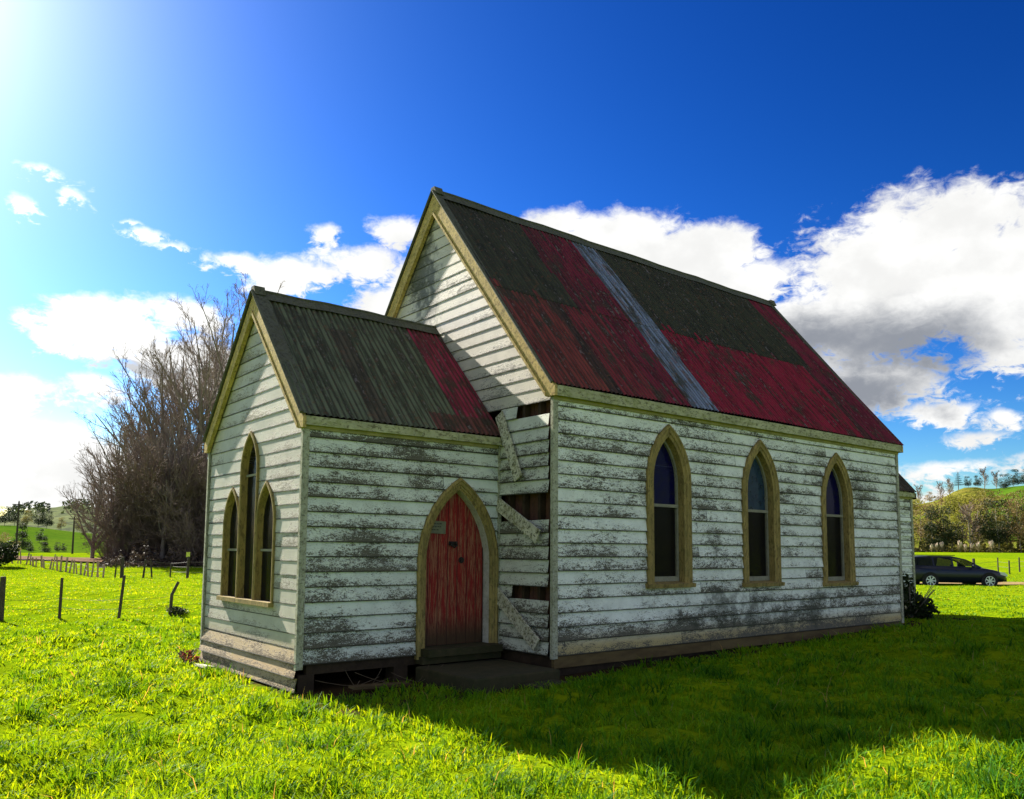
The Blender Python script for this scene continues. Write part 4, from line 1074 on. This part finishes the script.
BELT = [(893, 116, 6.0, 'dark', 'dark tree in the belt, mostly hidden behind the chancel roof'), (908, 112, 5.6, 'dark', 'dark bushy evergreen at the left end of the belt, beside the chancel wall'),
        (919, 124, 7.4, 'yellow', 'yellow-green tree showing between two dark ones at the left of the belt'), (929, 118, 6.4, 'brown', 'brown-leaved tree left of the dark conical tree in the belt'),
        (940, 112, 5.8, 'cone', 'dark conical tree in the belt above the car roof'), (949, 126, 8.0, 'brown', 'tall brown tree rising behind the dark conical tree'),
        (957, 113, 5.4, 'dark', 'low dark evergreen above the car windscreen'), (967, 122, 7.8, 'yellow', 'tall yellow-green tree right of the middle of the belt'),
        (974, 113, 5.6, 'bare', 'pale bare tree in the belt above the car bonnet'), (983, 117, 7.0, 'brown', 'rusty brown tree above the front of the car'),
        (992, 124, 8.0, 'olive', 'tall olive tree behind the rusty brown one'), (1000, 113, 6.2, 'dark', 'dark tree among the brown ones near the right edge'),
        (1009, 118, 7.2, 'olive', 'olive tree third from the right end of the belt'), (1019, 114, 6.6, 'brown', 'brown tree at the right edge of the photo'),
        (1030, 120, 7.6, 'olive', 'olive tree just cut by the right edge of the photo'), (1046, 115, 7.0, 'dark', 'dark tree beyond the right end of the belt'), (1064, 119, 7.6, 'brown', 'brown tree beyond the right end of the belt, last of all')]
for i, (px, d, h, k, lab) in enumerate(BELT):
    o = LT[k] if k not in lused else copy_tree(LT[k]); lused.add(k)
    place(o, px_az(px), d, h / 7.0 * 1.02, i * 63); tag(o, lab, 'tree', 'tree belt beyond the car')
# understorey scrub of the belt: one mass nobody could count
g = np.random.default_rng(77); n = 9000
az_ = g.uniform(px_az(1085), px_az(885), n); dd = g.uniform(112, 130, n); xx, yy = pol(az_, dd)
hh = 1.9 + 1.5 * np.sin(az_ * 5.0) + 0.8 * np.sin(az_ * 13 + 1); zz = gz(xx, yy) + g.uniform(0, 1, n) ** 1.4 * np.clip(hh, 0.5, 4)
a = norm(g.normal(size=(n, 3))); b = norm(np.cross(a, g.normal(size=(n, 3)))); s = g.uniform(0.10, 0.26, n)[:, None]; C = np.stack([xx, yy, zz], -1)
V = np.stack([C - a * s, C + b * s * .6, C + a * s, C - b * s * .6], 1).reshape(-1, 3)
tag(np_mesh('undergrowth', V, np.arange(n * 4).reshape(-1, 4), M_OLIVE, {'rnd': ('FACE', g.random(n))}), kind='stuff')
n = 22000; az_ = g.uniform(px_az(258), px_az(92), n); dd = g.uniform(53, 75, n); xx, yy = pol(az_, dd)
hh = 1.5 + 0.9 * np.sin(az_ * 3.1) + 0.6 * np.sin(az_ * 9 + 1) + (dd - 53) * 0.06; zz = gz(xx, yy) + g.uniform(0, 1, n) ** 1.3 * np.clip(hh * 0.6, 0.3, 2.2) * sstep(az_, px_az(90), px_az(125))
a = norm(g.normal(size=(n, 3))); b = norm(np.cross(a, g.normal(size=(n, 3)))); s = g.uniform(0.05, 0.13, n)[:, None]; C = np.stack([xx, yy, zz], -1)
V = np.stack([C - a * s, C + b * s * .45, C + a * s, C - b * s * .45], 1).reshape(-1, 3)
tag(np_mesh('undergrowth', V, np.arange(n * 4).reshape(-1, 4), leafy('brown_scrub', [(0.03, 0.022, 0.016), (0.07, 0.048, 0.036), (0.10, 0.07, 0.052)], 0.15), {'rnd': ('FACE', g.random(n))}), kind='stuff')
# hill top: bare pinkish trees, a tall tiered pine, dark trees
def hz(azd, d, f): return float(f(np.array([azd]), np.array([float(d)]))[0])
for i, (px, d, h, lab) in enumerate([(915, 236, 7, 'pinkish bare tree on the hill crest nearest the chancel'), (927, 240, 8.5, 'taller pinkish bare tree second along the hill crest'), (948, 243, 8, 'pinkish bare tree on the crest left of the tiered pine'),
                                 (957, 238, 7, 'small pinkish bare tree right beside the tiered pine'), (990, 246, 9, 'pinkish bare tree on the crest right of the tiered pine'), (1001, 250, 8, 'pinkish bare tree farthest right along the crest')]):
    o = copy_tree(LT['bare']); a_ = px_az(px); place(o, a_, d, h / 7 * 0.6, i * 40, z=hz(a_, d, right_hill) - 0.2); tag(o, lab, 'tree', 'bare trees on the hill crest')
def tier_pine(h=10):
    root = empty('tiered_pine'); tr = np.array([[[0, 0, 0], [0, 0, h * 0.5], [0, 0, h]]]); np_mesh('trunk', *tubes(tr, np.array([[0.22, 0.15, 0.03]]), 7), M_BARK, parent=root)
    lobes = []
    for i in range(7):
        z = h * (0.28 + 0.72 * i / 7); r = h * 0.26 * (1 - i / 7.6)
        for k in range(6):
            a_ = k * math.pi / 3 + i; lobes.append((math.cos(a_) * r * 0.6, math.sin(a_) * r * 0.6, z, r * 0.42, r * 0.42, 0.16))
        lobes.append((0, 0, z, r * 0.5, r * 0.5, 0.2))
    V, F, r_ = leaf_cloud(lobes, 2600, 0.17, np.random.default_rng(9)); np_mesh('crown', V, F, M_DKLEAF, {'rnd': ('FACE', r_)}, parent=root); return root
a_ = px_az(966); place(tag(tier_pine(), 'dark tiered pine standing alone on the hill crest', 'tree'), a_, 240, 0.5, 0, z=hz(a_, 240, right_hill) - 0.2)
for i, (px, d, h, k, lab) in enumerate([(975, 236, 5, 'dark', 'dark round tree on the crest just right of the tiered pine'), (984, 244, 5.5, 'dark', 'dark tree on the crest between pinkish bare trees'), (958, 231, 4.5, 'brown', 'brown tree on the slope below the tiered pine'),
                                     (1008, 236, 7, 'dark', 'dark tree at the left end of the clump high on the right'), (1017, 240, 8, 'dark', 'tallest dark tree of the clump high on the right'), (1027, 238, 7.5, 'dark', 'dark tree at the right end of the clump high on the right'),
                                     (938, 228, 5, 'brown', 'brown tree on the upper slope left of the tiered pine'), (925, 215, 5, 'yellow', 'pale green tree on the slope behind the belt'), (995, 205, 5, 'olive', 'olive tree on the green slope behind the belt')]):
    o = copy_tree(LT[k]); a_ = px_az(px); place(o, a_, d, h / 7 * 0.6, i * 50, z=hz(a_, d, right_hill) - 0.2); tag(o, lab, 'tree', 'leafy trees on the right-hand hill')
# left hills
for i, (px, d, h, k, lab) in enumerate([(20, 150, 7.5, 'cone', 'dark upright tree at the foot of the green paddock on the far left'), (3, 235, 8, 'dark', 'dark tree at the left edge on the paddock skyline'), (12, 245, 8, 'dark', 'second dark tree from the left on the paddock skyline'),
      (24, 240, 7, 'olive', 'olive tree on the paddock skyline'), (34, 246, 9, 'dark', 'broad dark tree at the middle of the paddock skyline'), (42, 250, 8, 'dark', 'dark tree right of the middle of the paddock skyline'),
      (36, 170, 4.2, 'dark', 'small round dark tree alone on the green paddock'), (41, 140, 4.4, 'cone', 'small slim dark tree low on the green paddock'), (53, 142, 2.6, 'dark', 'low dark bush at the paddock foot, left of a pair'), (59, 143, 2.3, 'dark', 'low dark bush at the paddock foot, right of a pair'),
      (28, 138, 2.6, 'dark', 'dark bush at the paddock foot left of the slim tree'), (8, 128, 4, 'brown', 'pale brown bush at the far-left edge'), (15, 125, 3, 'brown', 'pale brown bush beside the upright dark tree'), (2, 132, 5, 'brown', 'pale brown tree cut by the left edge'),
      (70, 246, 6, 'olive', 'olive tree on the paddock skyline behind the leaning bare tree'), (84, 250, 7, 'dark', 'dark tree on the paddock skyline behind the bare trees'), (55, 252, 6, 'olive', 'olive tree on the paddock skyline right of the broad dark one')]):
    o = copy_tree(LT[k]); a_ = px_az(px); place(o, a_, d, h / 7 * 0.62, i * 50, z=max(hz(a_, d, left_paddock), float(gz(*pol(a_, d)))) - 0.2); tag(o, lab, 'tree', 'trees about the far-left paddock')
n = 6000; az_ = g.uniform(60, 100, n); dd = g.uniform(760, 1000, n); xx, yy = pol(az_, dd); keep = np.sin(az_ * 1.7) + np.sin(az_ * 4.1 + 1) + 0.6 * np.exp(-((az_ - 79) / 4) ** 2) * 2 > 0.1
xx, yy, az_, dd = xx[keep], yy[keep], az_[keep], dd[keep]; n = len(xx)
zz = far_ridge(az_, dd) + g.uniform(0, 6, n); a = norm(g.normal(size=(n, 3))); b = norm(np.cross(a, g.normal(size=(n, 3)))); s = g.uniform(0.9, 2.2, n)[:, None]; C = np.stack([xx, yy, zz], -1)
V = np.stack([C - a * s, C + b * s * .6, C + a * s, C - b * s * .6], 1).reshape(-1, 3)
tag(np_mesh('woodland', V, np.arange(n * 4).reshape(-1, 4), M_DKLEAF, {'rnd': ('FACE', g.random(n))}), kind='stuff')
# pale pampas clumps at the foot of the belt
def pampas(seed):
    g = np.random.default_rng(seed); root = empty('pampas_clump'); n = 90; z = np.linspace(0, 1, 4); a = g.uniform(0, 6.28, n); l = g.uniform(0.1, 0.6, n); hgt = g.uniform(0.6, 1.2, n)
    P = np.stack([(np.cos(a) * l)[:, None] * z ** 1.5, (np.sin(a) * l)[:, None] * z ** 1.5, hgt[:, None] * z], -1); np_mesh('leaves', *tubes(P, np.full((n, 4), 0.012), 3), M_PAMLEAF, parent=root)
    n = 14; a = g.uniform(0, 6.28, n); l = g.uniform(0.0, 0.35, n); P = np.stack([(np.cos(a) * l)[:, None] * z, (np.sin(a) * l)[:, None] * z, 0.7 + 0.9 * z * g.uniform(0.7, 1.2, n)[:, None]], -1)
    np_mesh('plume', *tubes(P, np.array([[0.02, 0.09, 0.11, 0.03]]).repeat(n, 0), 5), M_PLUME, parent=root); return root
M_PAMLEAF = simple('pampas_leaf', (0.22, 0.17, 0.08), (0.30, 0.25, 0.13), 4); M_PLUME = simple('pampas_plume', (0.55, 0.42, 0.32), (0.66, 0.54, 0.42), 8)
pm = pampas(3)
for i, (px, lab) in enumerate([(938, 'pale pampas clump farthest left at the foot of the tree belt'), (943, 'pale pampas clump second from the left at the foot of the tree belt'), (948, 'pale pampas clump third from the left at the foot of the tree belt'), (965, 'pampas clump above the car windscreen'), (970, 'tallest pampas clump, above the car bonnet'), (976, 'pampas clump just right of the tallest one'), (982, 'pampas clump above the front of the car'), (994, 'pampas clump farthest right at the foot of the belt')]):
    o = pm if i == 0 else copy_tree(pm); place(o, px_az(px), 108 + (i % 3), 0.6 + 0.08 * (i % 4), i * 70); tag(o, lab, 'plant', 'pale pampas clumps at the foot of the belt')

# shrubs and weeds near the church
def leaf_shrub(name, lobes, n, size, lm, seed, label, loc, cat='shrub'):
    g = np.random.default_rng(seed); root = empty(name, loc)
    V, F, r = leaf_cloud(lobes, n, size, g); np_mesh('foliage', V, F, lm, {'rnd': ('FACE', r)}, parent=root)
    m_ = 14; z = np.linspace(0, 1, 4); a = g.uniform(0, 6.28, m_); top = max(l[2] + l[5] for l in lobes); rad = max(abs(l[0]) for l in lobes) + 0.1
    P = np.stack([(np.cos(a) * rad * 0.8)[:, None] * z, (np.sin(a) * rad * 0.8)[:, None] * z, (g.uniform(0.5, 0.95, m_) * top)[:, None] * z ** 0.9], -1)
    np_mesh('stem', *tubes(P, np.full((m_, 4), 0.008), 4), M_BARK, parent=root); return tag(root, label, cat)
leaf_shrub('shrub', [(0, 0, 0.3, 0.36, 0.3, 0.3), (-0.28, 0.1, 0.5, 0.22, 0.22, 0.3), (0.3, -0.1, 0.22, 0.3, 0.3, 0.24), (-0.1, 0.05, 0.72, 0.18, 0.2, 0.2), (0.55, 0, 0.14, 0.22, 0.2, 0.16)], 1500, 0.055, M_DKLEAF, 31, 'dark leafy shrub in the shade against the chancel wall', (10.3, 0.42, -0.05))
leaf_shrub('weed', [(0, 0, 0.10, 0.2, 0.18, 0.10), (0.2, 0.1, 0.07, 0.15, 0.14, 0.08), (-0.06, -0.1, 0.14, 0.1, 0.1, 0.1)], 500, 0.03, M_DKLEAF, 32, 'dark green weed at the foot of the broken fence post', (-0.95, 12.2, float(gz(-0.95, 12.2))), 'weed')
M_RUSTLEAF = leafy('russet_leaves', [(0.10, 0.02, 0.015), (0.20, 0.05, 0.03), (0.24, 0.10, 0.04)], 0.4)
leaf_shrub('weed', [(0, 0, 0.10, 0.10, 0.10, 0.10), (0.05, -0.14, 0.06, 0.10, 0.10, 0.07)], 130, 0.03, M_RUSTLEAF, 33, 'russet red weed at the far bottom corner of the porch front', (-3.08, 4.45, float(gz(-3.08, 4.45))), 'weed')
leaf_shrub('bush', [(0, 0, 0.7, 0.8, 0.8, 0.65), (-0.9, 0.3, 0.6, 0.7, 0.7, 0.6), (0.5, 0.3, 0.9, 0.5, 0.5, 0.6)], 2200, 0.10, M_DKLEAF, 34, 'squat dark bush at the left edge in front of the ploughed strip', (*pol(px_az(1), 54), float(gz(*pol(px_az(1), 54)))), 'bush')
M_POSTOLD = simple('dry_stalk', (0.10, 0.075, 0.045), (0.16, 0.12, 0.075), 9)
# bits of timber and rubble by the porch footing
for i, (x, y, l, r_, lab) in enumerate([(-3.08, 3.7, 0.75, 84, 'pale offcut of timber lying under the porch front wall'), (-2.0, 0.75, 0.9, 12, 'grey broken board lying on the earth below the porch side wall')]):
    b = MB(); b.box((0, 0, 0.02), (l, 0.11, 0.03)); o = b.build('timber_offcut', M_PLANK if i == 0 else M_PLINTH); o.location = (x, y, float(gz(x, y)) + 0.03); o.rotation_euler = (R(6), R(4), R(r_)); tag(o, lab, 'timber')
g = np.random.default_rng(12); n = 12; z = np.linspace(0, 1, 4); a = g.uniform(0, 3.14, n); cx_, cy_ = g.uniform(-2.5, -1.4, n), g.uniform(0.72, 1.05, n)
l = g.uniform(0.15, 0.5, n); P = np.stack([cx_[:, None] + (np.cos(a) * l)[:, None] * z, cy_[:, None] + (np.sin(a) * l * 0.3)[:, None] * z, -0.28 + (g.uniform(-0.02, 0.20, n))[:, None] * z ** 1.3], -1)
tag(np_mesh('dead_stalks', *tubes(P, np.full((n, 4), 0.0035), 4), M_POSTOLD), kind='stuff')

# ------------------------------------------------------------------ fences
M_POST = simple('weathered_fence_post', (0.045, 0.036, 0.028), (0.085, 0.07, 0.055), 8, stretch=(3, 3, 0.5)); M_WIRE = simple('fence_wire', (0.10, 0.095, 0.09), (0.16, 0.14, 0.12), 20, 0.6)
M_BATTEN = simple('pinkish_batten', (0.36, 0.22, 0.18), (0.46, 0.31, 0.25), 8); M_MARK = simple('yellow_green_marker', (0.62, 0.66, 0.12), (0.5, 0.55, 0.10), 9)
def fence(label, posts, wires, sag=0.02, rw=0.006, m_post=M_POST):
    """posts: (x, y, height, width, lean_x, lean_y); wires: heights"""
    root = empty('wire_fence', (posts[0][0], posts[0][1], 0)); tops = []
    org = Vector((posts[0][0], posts[0][1], 0))
    for x, y, h, w, lx, ly in posts:
        z = float(gz(x, y)); b = MB(); a0 = Vector((x, y, z - 0.25)) - org; a1 = Vector((x + lx, y + ly, z + h)) - org
        b.tube([a0, a0.lerp(a1, 0.6), a1 - Vector((0, 0, 0.012)), a1], [w / 2 * 1.08, w / 2, w / 2 * 0.97, w / 2 * 0.7], 7); b.build('post', m_post, root); tops.append((Vector((x, y, z)) - org, Vector((lx, ly, h)), h))
    for wz in wires:
        pts = []
        for (p0, l0, h0), (p1, l1, h1) in zip(tops[:-1], tops[1:]):
            A = p0 + l0 * min(1, wz / h0); B = p1 + l1 * min(1, wz / h1)
            for k in range(6): t = k / 6; pts.append(A.lerp(B, t) - Vector((0, 0, 4 * sag * t * (1 - t))))
        pts.append(tops[-1][0] + tops[-1][1] * min(1, wz / tops[-1][2]))
        b = MB(); b.tube(pts, rw, 4); b.build('wire', M_WIRE, root)
    return tag(root, label, 'fence')
nf = fence('nearest post-and-wire fence, a few dark posts across the left of the paddock', [(-6.3, 13.6, 0.85, 0.09, 0, 0), (-4.35, 13.1, 0.94, 0.12, 0.0, 0.0), (-3.28, 12.75, 0.90, 0.065, 0.01, 0), (-2.35, 11.6, 0.97, 0.065, 0.09, 0), (-1.06, 12.3, 0.50, 0.075, 0.03, 0.02), (1.6, 12.0, 0.85, 0.09, 0.0, 0.0)], [0.25, 0.45], 0.04, 0.0035)
x, y = -1.03, 12.32; z = float(gz(x, y)) + 0.47
b = MB(); b.tube([(x + 6.3, y - 13.6, z), (x + 6.3 + 0.14, y - 13.6, z + 0.30)], [0.036, 0.033], 7); b.build('broken_post', M_POST, nf)
ff = [(*pol(px_az(px), d), h, w, lx, 0) for px, d, h, w, lx in [(109, 43, 0.75, 0.07, 0.06), (116, 43, 1.0, 0.17, 0), (137, 43.5, 0.9, 0.10, 0.10), (147, 44, 0.9, 0.08, -0.12), (165, 44, 0.7, 0.07, 0.03), (183, 43, 1.05, 0.13, 0.03), (212, 42.5, 0.95, 0.10, 0)]]
f2 = fence('middle fence of thin posts and wires in front of the bare trees', ff, [0.3, 0.55, 0.8], 0.02, 0.006)
p_ = Vector((ff[5][0] - ff[0][0], ff[5][1] - ff[0][1], float(gz(ff[5][0], ff[5][1])) + 1.15)); b = MB(); b.box(p_, (0.17, 0.05, 0.24), Matrix.Rotation(R(-22), 3, 'Z')); b.build('marker', M_MARK, f2)
rr = random.Random(3); bt = []
for i in range(24):
    px = 98 - i * 3.7 + rr.uniform(-1, 1); d = 43.5 + i * 0.62 + rr.uniform(-0.3, 0.3); bt.append((*pol(px_az(px), d), rr.uniform(0.5, 0.85), rr.uniform(0.06, 0.10), rr.uniform(-0.18, 0.18), 0))
fence('straggling fence of leaning pinkish battens along the ploughed strip', bt, [0.3, 0.5], 0.02, 0.006, M_BATTEN)
fence('far fence of small dark posts beyond the front of the car', [(*pol(px_az(px), d), h, w, 0, 0) for px, d, h, w in [(962, 60, 0.8, 0.1), (977, 58, 1.0, 0.17), (999, 62, 0.95, 0.08), (1009, 60, 0.85, 0.09), (1018, 63, 0.95, 0.09), (1034, 62, 0.9, 0.09)]], [0.4, 0.7], 0.02, 0.007)
# plain utility poles at the foot of the far-left paddock
for px, d, h, lab in [(15, 110, 6.2, 'thin dark pole at the far left beside pale bushes'), (67, 118, 4.8, 'thin dark pole standing before the green paddock')]:
    po = empty('pole'); b = MB(); b.tube([(0, 0, 0), (0, 0, h * 0.97), (0, 0, h)], [0.13, 0.09, 0.05], 7); b.build('shaft', M_POST, po); b = MB(); b.bar((-0.7, 0, h * 0.93), (0.7, 0, h * 0.93), 0.12, 0.10); b.build('crossarm', M_POST, po); place(po, px_az(px), d, 1, 20); tag(po, lab, 'pole')

# ------------------------------------------------------------------ the car
def make_car():
    M_BODY, T, out = mat('dark_blue_car_paint'); b = pbsdf(T, out, (0.003, 0.005, 0.018), 0.32, spec=0.3); b.inputs['Coat Weight'].default_value = 0.15; b.inputs['Coat Roughness'].default_value = 0.08
    M_BLK = simple('black_rubber', (0.012, 0.012, 0.012), (0.02, 0.02, 0.02), 20, 0.8); M_TINT = glass('tinted_car_glass', (0.008, 0.01, 0.014), 0.93); M_SEE = glass('clear_car_glass', (0.02, 0.03, 0.03), 0.22)
    M_ALLOY, T, out = mat('alloy_wheel'); pbsdf(T, out, (0.55, 0.56, 0.58), 0.35, metal=0.7); M_LAMP, T, out = mat('headlamp_lens'); pbsdf(T, out, (0.55, 0.58, 0.60), 0.12, spec=0.6); M_RED, T, out = mat('tail_lamp_lens'); pbsdf(T, out, (0.25, 0.01, 0.01), 0.2, spec=0.6)
    car = empty('estate_car')
    # lower body: x, bottom, top, half width
    S = [(-2.22, 0.42, 0.80, 0.66), (-2.18, 0.32, 0.93, 0.78), (-2.0, 0.27, 0.97, 0.84), (-1.3, 0.24, 0.96, 0.87), (0.0, 0.22, 0.93, 0.88), (0.9, 0.22, 0.92, 0.87), (1.25, 0.23, 0.89, 0.86), (1.75, 0.25, 0.80, 0.83), (2.08, 0.27, 0.70, 0.76), (2.24, 0.32, 0.60, 0.66), (2.29, 0.38, 0.52, 0.58)]
    rings = []
    for x, zl, zt, hw in S:
        h = zt - zl; half = [(0, zl), (hw * 0.86, zl), (hw * 0.97, zl + h * 0.16), (hw, zl + h * 0.5), (hw * 0.985, zl + h * 0.80), (hw * 0.93, zt - 0.02), (hw * 0.80, zt), (0, zt + 0.02)]
        rings.append([(x, y, z) for y, z in half] + [(x, -y, z) for y, z in half[-2:0:-1]])
    b = MB(); n = len(rings[0]); P = [p for r in rings for p in r]
    F = [(i * n + k, i * n + (k + 1) % n, (i + 1) * n + (k + 1) % n, (i + 1) * n + k) for i in range(len(rings) - 1) for k in range(n)] + [tuple(range(n))[::-1], tuple((len(rings) - 1) * n + k for k in range(n))]
    b.idx(P, F); body = b.build('body', M_BODY, car, smooth=True, recalc=True)
    # cabin: belt and roof edges along x
    def belt(x): return float(np.interp(x, [-2.2, 1.15], [0.80, 0.80])), float(np.interp(x, [-2.2, 1.15], [0.955, 0.905]))
    def roofe(x): return float(np.interp(x, [-2.1, -1.9, 0.2, 1.15], [0.60, 0.62, 0.62, 0.64])), float(np.interp(x, [-2.15, -1.95, -1.2, -0.3, 0.15, 0.55, 1.15], [1.20, 1.40, 1.45, 1.445, 1.40, 1.25, 0.94]))
    def S_(x, f, s):
        by, bz = belt(x); ry, rz = roofe(x); return (x, s * (by + (ry - by) * f), bz + (rz - bz) * f)
    xs = [-2.12, -1.95, -1.15, -1.07, -0.28, -0.20, 0.42, 0.60, 0.8, 1.13]; fs = [0.0, 0.10, 0.86, 1.0]
    cb = MB()
    for s in (1, -1):
        win = {'rear': MB(), 'mid': MB(), 'front': MB()}
        for i in range(len(xs) - 1):
            for j in range(3):
                q = [S_(xs[i], fs[j], s), S_(xs[i + 1], fs[j], s), S_(xs[i + 1], fs[j + 1], s), S_(xs[i], fs[j + 1], s)]
                k = {1: 'rear', 3: 'mid', 5: 'front', 6: 'front', 7: 'front'}.get(i) if j == 1 else None
                (win[k] if k else cb).face(q)
        for k, m_ in (('rear', M_TINT), ('mid', M_TINT), ('front', M_SEE)): win[k].build('side_window', m_, car)
    wsb, rfb = MB(), MB()
    for i in range(len(xs) - 1):
        (wsb if i >= 6 else cb).face([S_(xs[i], 1, 1), S_(xs[i + 1], 1, 1), S_(xs[i + 1], 1, -1), S_(xs[i], 1, -1)])
    cb.face([S_(xs[0], 0, 1), S_(xs[0], 1, 1), S_(xs[0], 1, -1), S_(xs[0], 0, -1)])
    cb.build('cabin', M_BODY, car); wsb.build('windscreen', M_TINT, car)
    for wx in (-1.34, 1.36):
        for s in (1, -1):
            b = MB(); b.tube([(wx, s * 0.80, 0.335), (wx, s * 0.885, 0.335)], 0.375, 22); b.build('wheel_arch', M_BLK, car)
            b = MB(); b.tube([(wx, s * 0.70, 0.31), (wx, s * 0.72, 0.31), (wx, s * 0.875, 0.31), (wx, s * 0.900, 0.31)], [0.27, 0.31, 0.31, 0.275], 24); w = b.build('wheel', M_BLK, car, recalc=True)
            b = MB(); b.tube([(wx, s * 0.902, 0.31), (wx, s * 0.906, 0.31)], 0.06, 12)
            for k in range(7):
                a = k * 2 * math.pi / 7; b.bar((wx + 0.04 * math.cos(a), s * 0.905, 0.31 + 0.04 * math.sin(a)), (wx + 0.215 * math.cos(a), s * 0.905, 0.31 + 0.215 * math.sin(a)), 0.055, 0.014, up=(0, s, 0))
            ring = [(wx + 0.215 * math.cos(t), s * 0.905, 0.31 + 0.215 * math.sin(t)) for t in np.linspace(0, 2 * math.pi, 25)]; b.tube(ring, 0.016, 5, cap=False); b.build('rim', M_ALLOY, w)
    for s in (1, -1):
        b = MB(); b.prism([(1.93, 0.60), (2.22, 0.52), (2.24, 0.60), (2.12, 0.70), (1.90, 0.73)], 1, s * 0.60, s * 0.785); b.build('headlight', M_LAMP, car, recalc=True)
        b = MB(); b.prism([(-2.235, 0.62), (-2.10, 0.62), (-2.10, 1.02), (-2.20, 0.95)], 1, s * 0.62, s * 0.80); b.build('tail_light', M_RED, car, recalc=True)
        b = MB(); b.box((0.62, s * 0.93, 0.99), (0.12, 0.18, 0.12)); o = b.build('wing_mirror', M_BODY, car); bv = o.modifiers.new('bevel', 'BEVEL'); bv.width = 0.03; bv.segments = 2
        for x in (-0.05, -0.95): b = MB(); b.box((x, s * 0.885, 0.80), (0.17, 0.025, 0.03)); b.build('door_handle', M_BODY, car)
        b = MB(); b.bar((-1.75, s * 0.52, 1.475), (0.0, s * 0.52, 1.47), 0.04, 0.03); b.build('roof_rail', M_BLK, car)
    b = MB(); b.box((2.27, 0, 0.36), (0.10, 1.15, 0.16)); b.build('bumper', M_BLK, car)
    return tag(car, 'dark blue estate car parked on the dirt track right of the church', 'car')
car = make_car()
car.location = (33.17, 9.40, float(gz(33.17, 9.40)) - 0.12); car.scale = (1.0, 1.0, 1.0); car.rotation_euler = (0, 0, math.atan2(-1.9, 2.36))
